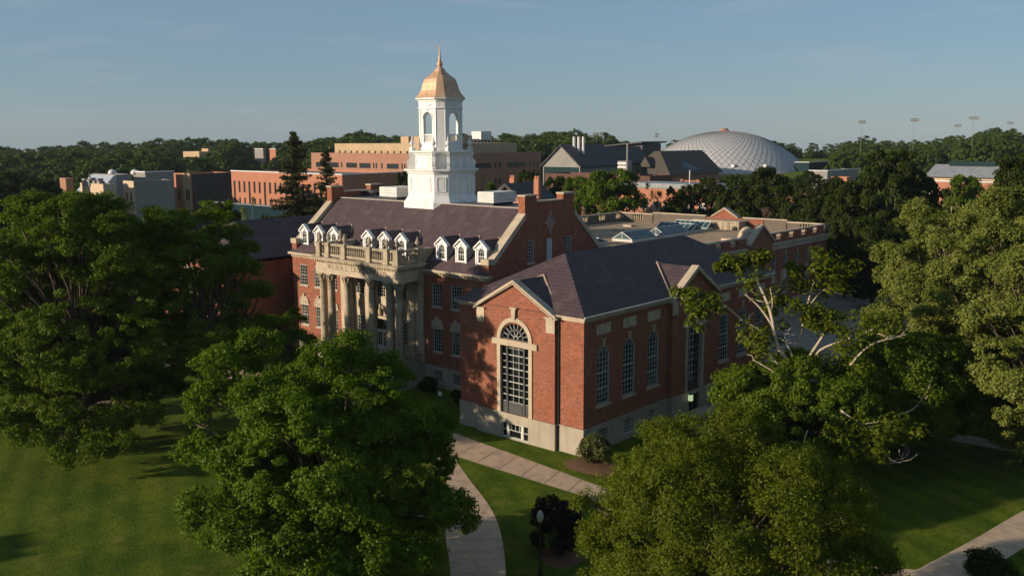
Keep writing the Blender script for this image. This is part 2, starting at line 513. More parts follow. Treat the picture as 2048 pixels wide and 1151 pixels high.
def tall_window(F, uc, wd, z0, zs, parent, bar=0.026, sill=True, gl='glass'):
    """tall arched library window with interlaced tracery"""
    u0, u1 = uc - wd / 2, uc + wd / 2
    r = wd / 2
    mb = MB()
    fr = 0.10
    n0, n1 = -0.16, -0.04
    out = arched(u0 + fr / 2, u1 - fr / 2, z0 + fr / 2, zs, 20)
    mb.strip(F, out, fr, n0, n1, True)
    cols = 4
    for i in range(1, cols):
        x = u0 + wd * i / cols
        mb.fbox(F, x - bar / 2, x + bar / 2, z0 + fr, zs, n0 + 0.03, n1 - 0.02)
    for s in (1, -1):                       # interlacing arcs that leave each mullion
        for i in range(0, cols):
            x0 = u0 + wd * i / cols if s > 0 else u1 - wd * i / cols
            pts = []
            for k in range(0, 13):
                t = k / 12 * math.pi / 2
                x = x0 + s * wd * 0.75 * (1 - math.cos(t))
                z = zs + wd * 0.75 * math.sin(t)
                if (x - uc) ** 2 + (z - zs) ** 2 > (r - 0.06) ** 2:
                    break
                pts.append((x, z))
            if len(pts) > 1:
                mb.strip(F, pts, bar, n0 + 0.035, n1 - 0.025)
    H = zs - z0
    rows = 9
    for j in range(1, rows + 1):
        z = z0 + H * j / rows * 0.985
        h = 0.06 if j in (3, 6) else bar / 2
        mb.fbox(F, u0 + fr, u1 - fr, z - h, z + h, n0 + 0.028, n1 - 0.018)
    o = part(mb, 'window', M['trim_dim'], parent)
    pane(F, arched(u0, u1, z0, zs), o, n0 - 0.01, gl)
    if sill:
        s = MB()
        s.fbox(F, u0 - 0.15, u1 + 0.15, z0 - 0.28, z0 - 0.003, -0.05, 0.14)
        part(s, 'sill', M['stone'], o)
    k = MB()
    k.prism(F, [(uc - 0.14, zs + r + 0.02), (uc + 0.14, zs + r + 0.02), (uc + 0.2, zs + r + 0.55), (uc - 0.2, zs + r + 0.55)], 0.003, 0.1)
    k.fbox(F, uc - 0.27, uc + 0.27, zs + r + 0.55, zs + r + 0.67, 0.003, 0.14)
    part(k, 'keystone', M['stone'], o)
    return o

# ================================================================== THE LIBRARY (root at the near corner of its right wing)
LIB = tag(empty('library_building'), 'red brick library with white cupola, slate roofs, columned portico and flat-roofed rear block', 'library')
XM0, XM1, XC, YM, YB, YC = -54.9, -19.2, -37.05, 8.27, 29.37, 18.82
HB = 2.54

# ---------------------------------------------------------------- wings
def wing(mirror):
    mx_ = (lambda x: 2 * XC - x) if mirror else (lambda x: x)
    L, W, H1 = 36.5, 15.5, 12.4
    def FYf(y):
        return lambda u, z, n=0.0: (mx_(u), y - n, z)
    def FXr(x):                       # the wing's right side when not mirrored
        return lambda u, z, n=0.0: (mx_(x) + (-n if mirror else n), u, z)
    front, side = FYf(0.0), FXr(0.0)
    base, brick, stone = MB(), MB(), MB()
    bc, bh = -7.85, 4.85             # projecting bay of the end wall
    bx0, bx1 = bc - bh, bc + bh
    # end wall: two flanks plus a projecting bay with a gable
    wall_mb(front, rect(-W, bx0, HB, H1), mb=brick)
    wall_mb(front, rect(bx1, 0, HB, H1), mb=brick)
    bay = FYf(-0.40)
    hole = arched(-9.75, -5.95, HB + 0.003, 9.45, 24)
    gz = 15.15
    wall_mb(bay, [(bx0, HB), (bx1, HB), (bx1, H1), (bc, gz - 0.05), (bx0, H1)], [hole], 0.35, brick)
    for x in (bx0, bx1):
        brick.add([(mx_(x), 0, HB), (mx_(x), -0.4, HB), (mx_(x), -0.4, H1 + 0.02), (mx_(x), 0, H1 + 0.02)], [(0, 1, 2, 3)])
    # stone base
    wall_mb(FYf(0.0), rect(-W - 0.08, bx0, -0.6, HB), mb=base, n=0.08)
    wall_mb(FYf(0.0), rect(bx1, 0.08, -0.6, HB), mb=base, n=0.08)
    bw = rect(-9.55, -6.15, 0.12, 1.62)
    wall_mb(bay, rect(bx0 - 0.08, bx1 + 0.08, -0.6, HB), [bw], 0.3, base, 0.08)
    for x, sg in ((bx0 - 0.08, -1), (bx1 + 0.08, 1)):
        base.box(min(mx_(x), mx_(x - sg * 0.06)), -0.475, -0.6, max(mx_(x), mx_(x - sg * 0.06)), -0.05, HB - 0.002)
    base.fbox(front, -W - 0.08, bx0, HB - 0.14, HB + 0.004, 0.05, 0.14)
    base.fbox(front, bx1, 0.14, HB - 0.14, HB + 0.004, 0.05, 0.14)
    base.fbox(bay, bx0 - 0.14, -9.75 - 0.36, HB - 0.14, HB + 0.006, 0.05, 0.14)
    base.fbox(bay, -5.95 + 0.36, bx1 + 0.14, HB - 0.14, HB + 0.006, 0.05, 0.14)
    # stone eaves cornice
    for a, b in ((-W - 0.12, bx0 - 0.05), (bx1 + 0.05, 0.12)):
        stone.fbox(front, a, b, H1 - 0.02, H1 + 0.28, -0.3, 0.14)
        stone.fbox(front, a - (0.28 if a < -15 else 0), b + (0.28 if b > 0 else 0), H1 + 0.28, H1 + 0.46, -0.3, 0.42)
    # raking cornice, kneelers and impost blocks of the bay
    for sg in (-1, 1):
        x_out, zb = bc + sg * (bh + 0.25), H1 + 0.02
        poly = [(x_out, zb - 0.12), (bc, gz - 0.02), (bc, gz + 0.42), (x_out, zb + 0.28)]
        stone.prism(bay, poly if sg < 0 else poly[::-1], -0.5, 0.32)
        stone.prism(bay, [(x_out - sg * 0.2, zb + 0.005), (bc, gz + 0.14), (bc, gz + 0.24), (x_out - sg * 0.2, zb + 0.13)][::sg], 0.321, 0.42)
        xa = bc + sg * (bh - 1.0)
        stone.fbox(bay, min(xa, xa + sg * 1.02), max(xa, xa + sg * 1.02), H1 - 1.35, H1 - 0.02, 0.003, 0.09)
        stone.fbox(bay, min(xa, xa + sg * 1.25) - 0.12, max(xa, xa + sg * 1.25) + 0.12, H1 - 0.02, H1 + 0.12, 0.003, 0.24)
    # side wall with six tall windows and a projecting gabled bay
    ys = [2.95, 7.12, 11.3, 25.4, 29.55, 33.7]
    b0, b1, bm = 14.15, 22.9, 18.5
    ww, wz0, wzs = 2.0, 4.38, 8.85
    panels = []
    wall_mb(side, rect(0, b0, HB, H1), [arched(y - ww / 2, y + ww / 2, wz0, wzs) for y in ys[:3]], 0.28, brick)
    wall_mb(side, rect(b1, L, HB, H1), [arched(y - ww / 2, y + ww / 2, wz0, wzs) for y in ys[3:]], 0.28, brick)
    bays = FXr(0.40)
    shole = arched(17.0, 20.0, HB + 0.003, 9.7, 20)
    wall_mb(bays, [(b0, HB), (b1, HB), (b1, H1), (bm, 15.25), (b0, H1)], [shole], 0.5, brick)
    for y in (b0, b1):
        brick.add([side(y, HB), bays(y, HB), bays(y, H1), side(y, H1)], [(0, 1, 2, 3)])
    blows = [rect(y - 0.8, y + 0.8, 0.5, 1.95) for y in ys]
    wall_mb(side, rect(-0.08, b0, -0.6, HB), blows[:3], 0.3, base, 0.08)
    wall_mb(side, rect(b1, L, -0.6, HB), blows[3:], 0.3, base, 0.08)
    dhole = rect(17.55, 19.75, 0.05, 2.1)
    wall_mb(bays, rect(b0 - 0.08, b1 + 0.08, -0.6, HB), [dhole], 0.35, base, 0.08)
    for y, sg in ((b0 - 0.08, 1), (b1 + 0.08, -1)):
        base.add([side(y, -0.6), bays(y, -0.6, 0.08), bays(y, HB), side(y, HB)], [(0, 1, 2, 3)])
    base.fbox(side, 0.14, b0 - 0.1, HB - 0.14, HB + 0.004, 0.05, 0.14)
    base.fbox(side, b1 + 0.1, L, HB - 0.14, HB + 0.004, 0.05, 0.14)
    base.fbox(bays, b0 - 0.14, 16.6, HB - 0.14, HB + 0.006, 0.05, 0.14)
    base.fbox(bays, 20.4, b1 + 0.14, HB - 0.14, HB + 0.006, 0.05, 0.14)
    for a, b in ((0.46, b0 - 0.05), (b1 + 0.05, L)):
        stone.fbox(side, a, b, H1 - 0.02, H1 + 0.28, -0.3, 0.14)
        stone.fbox(side, a, b, H1 + 0.28, H1 + 0.46, -0.3, 0.42)
    for sg in (-1, 1):
        y_out, zb = bm + sg * (4.4 + 0.3), H1 + 0.02
        poly = [(y_out, zb - 0.12), (bm, 15.2), (bm, 15.68), (y_out, zb + 0.3)]
        stone.prism(bays, poly if sg < 0 else poly[::-1], -0.5, 0.32)
        ya = bm + sg * 3.4
        stone.fbox(bays, min(ya, ya + sg), max(ya, ya + sg), H1 - 1.35, H1 - 0.02, 0.003, 0.09)
    for y in ys:                                   # stone panels above the windows
        sm = MB()
        sm.fbox(side, y - 1.08, y + 1.08, 10.95, 11.9, 0.003, 0.06)
        panels.append(sm)
    # back and far walls
    back = FYf(L)
    brick.add([(mx_(-W), L, -0.5), (mx_(0), L, -0.5), (mx_(0), L, H1), (mx_(-W), L, H1)], [(0, 1, 2, 3)])
    brick.add([(mx_(-W), 0, HB), (mx_(-W), L, HB), (mx_(-W), L, H1), (mx_(-W), 0, H1)], [(0, 1, 2, 3)])
    base.add([(mx_(-W - .08), -0.08, -.6), (mx_(-W - .08), L, -.6), (mx_(-W - .08), L, HB), (mx_(-W - .08), -0.08, HB)], [(0, 1, 2, 3)])
    bk = part(brick, 'brick_wall', M['brick'], LIB, fix=False)
    part(base, 'stone_base', M['stone_base'], LIB, fix=False)
    cn = part(stone, 'cornice', M['stone'], LIB)
    for sm in panels:
        part(sm, 'stone_panel', M['stone'], bk)
    # roof: hipped slate with two cross gables
    e = 0.46
    z0 = H1 + 0.44
    za = 17.35
    rf = MB()
    xl, xr = mx_(-W - e), mx_(e)
    xr_ = mx_(-7.75)
    V = [(xl, -e, z0), (xr, -e, z0), (xr, L + e, z0), (xl, L + e, z0), (xr_, 7.08, za), (xr_, 29.46, za)]
    rf.add(V, [(0, 1, 4), (1, 2, 5, 4), (2, 3, 5), (3, 0, 4, 5), (0, 3, 2, 1)])
    sl = (za - z0) / (7.08 + e)
    def gable_roof(axis):
        if axis == 'y':       # bay of the end wall
            zr, yr = gz + 0.30, -e + (gz + 0.30 - z0) / sl + 0.05
            ze, ye = H1 + 0.16, -0.3
            for sg in (-1, 1):
                x_o = bc + sg * (bh + 0.1)
                yo = -e + (ze - z0) / sl + 0.25
                rf.add([(mx_(bc), -0.55, zr), (mx_(bc), yr, zr), (mx_(x_o), yo, ze), (mx_(x_o), -0.55, ze)], [(0, 1, 2, 3)])
        else:
            slx = (za - z0) / 8.2
            zr = 15.5
            xin = -(zr - z0) / slx - 0.05 + e
            for sg in (-1, 1):
                y_o = bm + sg * 4.6
                ze = H1 + 0.2
                rf.add([(mx_(0.5), bm, zr), (mx_(xin), bm, zr), (mx_(0.4), y_o, ze), (mx_(0.5), y_o, ze)], [(0, 1, 2, 3)])
    gable_roof('y')
    gable_roof('x')
    ro = part(rf, 'slate_roof', M['slate'], LIB)
    flm = plain('flashing', (0.34, 0.24, 0.18), 0.7)
    zr, yr = gz + 0.30, -e + (gz + 0.30 - z0) / sl
    for sg in (-1, 1):
        fl = MB()                                   # copper valley flashing
        fl.tube([(mx_(bc), yr, zr + 0.06), (mx_(bc + sg * (bh + 0.1)), 0.0, H1 + 0.42)], [0.13, 0.13], 5)
        part(fl, 'valley_flashing', flm, ro)
    slx = (za - z0) / 8.2
    for sg in (-1, 1):
        fl = MB()
        fl.tube([(mx_(-(15.5 - z0) / slx + e), bm, 15.58), (mx_(0.30), bm + sg * 4.55, H1 + 0.5)], [0.13, 0.13], 5)
        part(fl, 'valley_flashing', flm, ro)
    gt = MB()
    for a, b in ((-e, b0 - 0.4), (b1 + 0.4, L)):
        gt.fbox(side, a, b, H1 + 0.47, H1 + 0.56, 0.38, 0.5)
    part(gt, 'gutter', M['trim'], ro)
    dn = MB()
    for sx in (bx1 + 0.22,):
        dn.tube([front(sx, 0.1, 0.12), front(sx, H1 - 0.1, 0.12)], [0.07, 0.07], 6)
    part(dn, 'downpipe', M['dark_metal'], bk)
    # big end window: stone surround, dark mullions, fanlight
    big_window(bay, -9.75, -5.95, HB + 0.003, 9.45, LIB, 0.35)
    big_window(bays, 17.0, 20.0, HB + 0.003, 9.7, LIB, 0.5)
    # triple basement window
    o = sash_window(bay, -9.55, -6.15, 0.12, 1.62, 1, 2, LIB, False, n0=-0.2, n1=-0.02)
    for x in (-8.75, -6.95):
        mu = MB()
        mu.fbox(bay, x - 0.16, x + 0.16, 0.17, 1.57, -0.18, 0.0)
        part(mu, 'mullion', M['trim'], o)
    mu = MB()
    for x in (-8.35, -7.85, -7.35):
        mu.fbox(bay, x - 0.02, x + 0.02, 0.85, 1.56, -0.17, -0.05)
    mu.fbox(bay, -8.59, -7.11, 1.49, 1.55, -0.172, -0.052)
    part(mu, 'glazing_bars', M['trim'], o)
    for i, y in enumerate(ys):
        tall_window(side, y, ww, wz0, wzs, LIB, gl='glass_curtain' if i % 2 == 0 else 'glass')
        sash_window(side, y - 0.8, y + 0.8, 0.5, 1.95, 4, 4, LIB, True, n0=-0.2, n1=-0.06)
    if not mirror:
        # entrance in the base of the side bay: door, steps, wing wall with lattice
        dm = MB()
        dm.fbox(bays, 17.55, 18.62, 0.05, 2.1, -0.3, -0.2)
        dm.fbox(bays, 18.68, 19.75, 0.05, 2.1, -0.3, -0.2)
        d = part(dm, 'door', M['mullion'], LIB)
        gm = MB()
        for a in (17.7, 18.83):
            for j in range(4):
                for i in range(2):
                    gm.fbox(bays, a + i * 0.39, a + i * 0.39 + 0.33, 0.4 + j * 0.4, 0.74 + j * 0.4, -0.205, -0.19)
        part(gm, 'pane', M['glass'], d)
        for y, lit in ((16.9, True), (20.75, False)):
            pm = MB()
            pm.tube([(1.05, y, -0.2), (1.05, y, 1.75)], [0.06, 0.05], 8)
            pm.box(0.92, y - 0.13, 1.75, 1.18, y + 0.13, 1.8)
            pm.box(0.92, y - 0.13, 2.42, 1.18, y + 0.13, 2.48)
            p_ = part(pm, 'entrance_lamp', M['black_metal'], LIB)
            lm = MB()
            lm.box(0.86, y - 0.18, 1.803, 1.24, y + 0.18, 2.417)
            part(lm, 'lamp_glass', M['lamp_lit'] if lit else M['lamp_globe'], p_)
    return bk

def big_window(F, u0, u1, z0, zs, parent, dep):
    r = (u1 - u0) / 2
    uc = (u0 + u1) / 2
    sw = 0.42
    st = MB()
    st.fbox(F, u0 - sw + 0.12, u0 + 0.12, z0, zs - 0.28, -dep + 0.05, 0.12)
    st.fbox(F, u1 - 0.12, u1 + sw - 0.12, z0, zs - 0.28, -dep + 0.05, 0.12)
    st.fbox(F, u0 - sw - 0.5, u1 + sw + 0.5, zs - 0.28, zs + 0.30, -dep + 0.05, 0.16)
    n = 26
    arc = [(uc + (r + sw / 2 - 0.12) * math.cos(math.pi * i / n), zs + 0.3 + (r + sw / 2 - 0.12) * math.sin(math.pi * i / n)) for i in range(n + 1)]
    arc = [(u, z if z > zs + 0.302 else zs + 0.302) for u, z in arc]
    st.strip(F, arc, sw, -dep + 0.05, 0.121)
    top = zs + 0.3 + r + sw - 0.12
    st.prism(F, [(uc - 0.2, top - 0.15), (uc + 0.2, top - 0.15), (uc + 0.27, top + 0.85), (uc - 0.27, top + 0.85)], 0.124, 0.26)
    st.fbox(F, uc - 0.42, uc + 0.42, top + 0.85, top + 1.0, 0.003, 0.3)
    w_ = MB()
    n0, n1 = -dep + 0.06, -dep + 0.2
    a, b = u0 + 0.125, u1 - 0.125
    q = (b - a) * 0.2
    for x in (a + q, b - q):                     # two dark posts
        w_.fbox(F, x - 0.09, x + 0.09, z0, zs - 0.28, n0, n1 + 0.08)
    w_.fbox(F, a, b, z0, z0 + 1.05, n0, n1)
    w_.fbox(F, a + q + 0.3, b - q - 0.3, z0 + 0.2, z0 + 0.85, n1, n1 + 0.05)
    w_.fbox(F, a, a + 0.08, z0 + 1.05, zs - 0.28, n0, n1)
    w_.fbox(F, b - 0.08, b, z0 + 1.05, zs - 0.28, n0, n1)
    ri = (b - a) * 0.27
    w_.strip(F, [(uc + ri * math.cos(math.pi * i / 16), zs + 0.32 + ri * math.sin(math.pi * i / 16)) for i in range(17)], 0.2, n0, n1 + 0.06)
    w_.fbox(F, a, b, zs + 0.301, zs + 0.38, n0, n1)
    o = part(w_, 'great_window', M['mullion'], parent)
    br = MB()
    zb, zt = z0 + 1.1, zs - 0.3
    for i in range(1, 3):
        x = a + q + (b - a - 2 * q) * i / 3
        br.fbox(F, x - 0.016, x + 0.016, zb, zt, n0 + 0.03, n1 - 0.03)
    for j in range(0, 9):
        z = zb + (zt - zb) * j / 8.4
        h = 0.034 if j % 2 else 0.016
        br.fbox(F, a + q + 0.1, b - q - 0.1, z - h, z + h, n0 + 0.028, n1 - 0.02)
        if j < 8:
            br.fbox(F, a + 0.1, a + q - 0.1, z - h, z + h, n0 + 0.028, n1 - 0.02)
            br.fbox(F, b - q + 0.1, b - 0.1, z - h, z + h, n0 + 0.028, n1 - 0.02)
    R0, R1 = ri + 0.12, (b - a) / 2 - 0.08
    for k in range(1, 9):
        t = math.pi * k / 9
        br.strip(F, [(uc + R0 * math.cos(t), zs + 0.32 + R0 * math.sin(t)), (uc + R1 * math.cos(t), zs + 0.32 + R1 * math.sin(t))], 0.042, n0 + 0.03, n1)
    br.strip(F, [(uc + R1 * math.cos(math.pi * i / 20), zs + 0.32 + R1 * math.sin(math.pi * i / 20)) for i in range(21)], 0.05, n0 + 0.032, n1)
    for k in range(1, 5):
        t = math.pi * k / 5
        br.strip(F, [(uc + 0.28 * math.cos(t), zs + 0.4 + 0.28 * math.sin(t)), (uc + (ri - 0.1) * math.cos(t), zs + 0.36 + (ri - 0.1) * math.sin(t))], 0.05, n0 + 0.03, n1)
    br.strip(F, [(uc + 0.28 * math.cos(math.pi * i / 10), zs + 0.4 + 0.28 * math.sin(math.pi * i / 10)) for i in range(11)], 0.06, n0 + 0.03, n1)
    part(br, 'glazing_bars', M['trim'], o)
    pane(F, arched(u0, u1, z0, zs + 0.3, 24), o, -dep + 0.03)
    part(st, 'stone_surround', M['stone'], o)

wing(False)
wing(True)

# ---------------------------------------------------------------- main block
F = frame_y(YM)
ZC = 13.2                                       # underside of the main cornice
brick, base, stone = MB(), MB(), MB()
PX0, PX1 = -44.65, -29.45                       # portico
ups = [XC + k for k in (-15.5, -12.4, -9.3, 9.75, 12.85, 15.95)]
holes_b = []
for x in ups:
    holes_b += [rect(x - 0.8, x + 0.8, 9.55, 12.25), rect(x - 0.75, x + 0.75, 4.25, 6.95)]
wall_mb(F, rect(XM0, PX0, HB, ZC), [h for h in holes_b if h[0][0] < PX0], 0.2, brick)
wall_mb(F, rect(PX1, XM1, HB, ZC), [h for h in holes_b if h[0][0] > PX0], 0.2, brick)
lows = [rect(x - 0.75, x + 0.75, 0.7, 2.05) for x in ups]
wall_mb(F, rect(XM0 - 0.08, PX0, -0.6, HB), [h for h in lows if h[0][0] < PX0], 0.25, base, 0.08)
wall_mb(F, rect(PX1, XM1 + 0.08, -0.6, HB), [h for h in lows if h[0][0] > PX0], 0.25, base, 0.08)
base.fbox(F, XM0 - 0.14, PX0, HB - 0.14, HB + 0.004, 0.05, 0.14)
base.fbox(F, PX1, XM1 + 0.14, HB - 0.14, HB + 0.004, 0.05, 0.14)
for x in ups:
    sash_window(F, x - 0.8, x + 0.8, 9.55, 12.25, 4, 6, LIB)
    o = sash_window(F, x - 0.75, x + 0.75, 4.25, 6.95, 4, 6, LIB, gl='glass_curtain')
    t = MB()                                    # carved stone tympanum above the lower window
    t.prism(F, arched(x - 0.98, x + 0.98, 6.96, 7.2, 18), 0.003, 0.10)
    t.strip(F, [(x + 0.9 * math.cos(math.pi * i / 14), 7.16 + 0.9 * math.sin(math.pi * i / 14)) for i in range(15)], 0.16, 0.101, 0.16)
    for sg in (-1, 1):
        t.strip(F, [(x + sg * (0.36 + 0.27 * math.cos(a)), 7.42 - 0.22 * math.sin(a)) for a in [math.pi * i / 8 for i in range(9)]], 0.09, 0.101, 0.15)
    t.prism(F, [(x - 0.12, 8.0), (x + 0.12, 8.0), (x + 0.18, 8.42), (x - 0.18, 8.42)], 0.165, 0.22)
    part(t, 'carved_arch', M['stone'], o)
    sash_window(F, x - 0.75, x + 0.75, 0.7, 2.05, 4, 4, LIB, False, n0=-0.2, n1=-0.06)
# gable walls with paired chimneys
def gable(x, FX, sg, mb):
    oc = [(YM, HB - 3), (YB, HB - 3), (YB, 15.0), (YB - 0.95, 15.0), (23.3, 19.6), (23.3, 22.1), (21.25, 22.1), (21.25, 21.4),
          (16.35, 21.4), (16.35, 22.1), (14.33, 22.1), (14.33, 19.6), (YM + 0.95, 15.0), (YM - 0.02, 15.0)]
    hs = [rect(14.75, 15.95, 14.55, 17.1), rect(18.2, 19.3, 14.6, 17.1), rect(21.6, 22.8, 14.55, 17.1)] if sg > 0 else []
    wall_mb(FX, oc, hs, 0.2, mb)
    inner = [(y, z) for y, z in oc]
    wall_mb(lambda u, z, n=0.0: (x - sg * 1.0 - sg * n, u, z), inner, [], 0.2, mb)
    k = len(oc)
    A = [(x, y, z) for y, z in oc]
    Bv = [(x - sg * 1.0, y, z) for y, z in oc]
    mb.add(A + Bv, [(i, (i + 1) % k, (i + 1) % k + k, i + k) for i in range(k)])
gable(XM1, frame_x(XM1), 1, brick)
gable(XM0, frame_xl(XM0), -1, brick)
# rear wall of the main block and the links to the wings
brick.add([(XM0, YB, 0), (XM1, YB, 0), (XM1, YB, 15), (XM0, YB, 15)], [(0, 1, 2, 3)])
brick.box(-19.15, 11.0, 0, -15.3, 27.0, 11.6)
brick.box(2 * XC + 15.3, 11.0, 0, 2 * XC + 19.15, 27.0, 11.6)
main_wall = part(brick, 'brick_wall', M['brick'], LIB, fix=False)
part(base, 'stone_base', M['stone_base'], LIB, fix=False)
for x, sg in ((XM1, 1), (XM0, -1)):              # stone copings and chimney caps
    cp = MB()
    xa, xb = sorted((x + sg * 0.12, x - sg * 1.05))
    for m_ in (1, -1):
        yy = (lambda y: y) if m_ > 0 else (lambda y: 2 * YC - y)
        p = [(YM - 0.12, 15.0), (YM + 0.95, 15.0), (14.32, 19.62), (14.32, 20.25), (YM + 0.75, 15.62), (YM - 0.12, 15.62)]
        pr = [(yy(y), z) for y, z in p]
        cp.prism(lambda u, z, n=0.0, xa=xa: (xa + n, u, z), pr, 0.0, xb - xa)
        c0, c1 = sorted((yy(14.33), yy(16.35)))
        cp.box(xa, c0 - 0.1, 22.1, xb, c1 + 0.1, 22.3)
    cp.box(xa + 0.06, 16.47, 21.4, xb - 0.06, 21.13, 21.54)
    part(cp, 'gable_coping', M['stone'], main_wall)
# medallion on the right gable
md = MB()
G = frame_x(XM1)
md.strip(G, [(YC + 0.62 * math.cos(2 * math.pi * i / 20), 18.95 + 0.82 * math.sin(2 * math.pi * i / 20)) for i in range(20)], 0.16, 0.003, 0.09, True)
for a, b in ((0, 1.15), (0, -1.15)):
    md.fbox(G, YC - 0.14, YC + 0.14, 18.95 + b - 0.24, 18.95 + b + 0.24, 0.003, 0.1)
for a in (0.92, -0.92):
    md.fbox(G, YC + a - 0.2, YC + a + 0.2, 18.83, 19.07, 0.003, 0.1)
md.prism(G, [(YC + 0.5 * math.cos(2 * math.pi * i / 16), 18.95 + 0.68 * math.sin(2 * math.pi * i / 16)) for i in range(16)], 0.002, 0.05)
part(md, 'medallion', mottled('medallion', (0.34, 0.24, 0.19), (0.26, 0.17, 0.13), 3), main_wall)
for y0, y1 in ((14.75, 15.95), (21.6, 22.8)):
    sash_window(G, y0, y1, 14.55, 17.1, 4, 6, LIB)
dm = MB()
dm.fbox(G, 18.2, 19.3, 14.6, 17.1, -0.15, -0.08)
dm.fbox(G, 18.26, 19.24, 15.84, 15.88, -0.08, -0.06)
part(dm, 'blank_shutter', M['door'], LIB)
# main cornice with dentils
def dentil_run(mb, F, a, b, z, n0, n1, step=0.42, wd=0.22, h=0.24):
    k = int((b - a) / step)
    for i in range(k):
        u = a + (i + 0.5) * (b - a) / k
        mb.fbox(F, u - wd / 2, u + wd / 2, z, z + h, n0, n1)
for a, b in ((XM0 - 0.1, PX0 - 0.002), (PX1 + 0.002, XM1 + 0.1)):
    stone.fbox(F, a, b, ZC, ZC + 0.12, -0.2, 0.12)
    stone.fbox(F, a, b, ZC + 0.12, ZC + 0.36, -0.2, 0.10)
    dentil_run(stone, F, a + 0.1, b - 0.1, ZC + 0.122, 0.10, 0.26)
    stone.fbox(F, a - (0.3 if a < -50 else 0), b + (0.3 if b > -25 else 0), ZC + 0.36, ZC + 0.64, -0.2, 0.46)
cornice = part(stone, 'cornice', M['stone'], LIB)

# main roof
SL = 0.895
zroof = lambda y: 13.86 + SL * (y - (YM - 0.42))
rf = MB()
YE, YD = YM - 0.42, 15.5
xa, xb = XM0 + 0.85, XM1 - 0.85
zd = zroof(YD)
rf.add([(xa, YE, 13.86), (xb, YE, 13.86), (xb, YD, zd), (xa, YD, zd)], [(0, 1, 2, 3)])
y2, y3 = 2 * YC - YD, 2 * YC - YE
rf.add([(xa, y2, zd), (xb, y2, zd), (xb, y3, 13.86), (xa, y3, 13.86)], [(0, 1, 2, 3)])
for a, b in ((XM0, xa + 0.05), (xb - 0.05, XM1)):   # roof edge that meets the kneelers
    rf.add([(a, YE, 13.862), (b, YE, 13.862), (b, YM + 0.3, zroof(YM + 0.3) + 0.002), (a, YM + 0.3, zroof(YM + 0.3) + 0.002)], [(0, 1, 2, 3)])
main_roof = part(rf, 'slate_roof', M['slate'], LIB, fix=False)
dk = MB()
dk.box(xa, YD + 0.1, zd - 0.3, xb, y2 - 0.1, zd - 0.02)
part(dk, 'roof_deck', M['grey_deck'], main_roof)
ed = MB()
ed.box(xa, YD - 0.06, zd - 0.12, xb, YD + 0.16, zd + 0.05)
ed.box(xa, y2 - 0.16, zd - 0.12, xb, y2 + 0.06, zd + 0.05)
part(ed, 'ridge_flashing', mottled('lead_flashing', (0.42, 0.37, 0.30), (0.34, 0.3, 0.26), 1.5), main_roof)

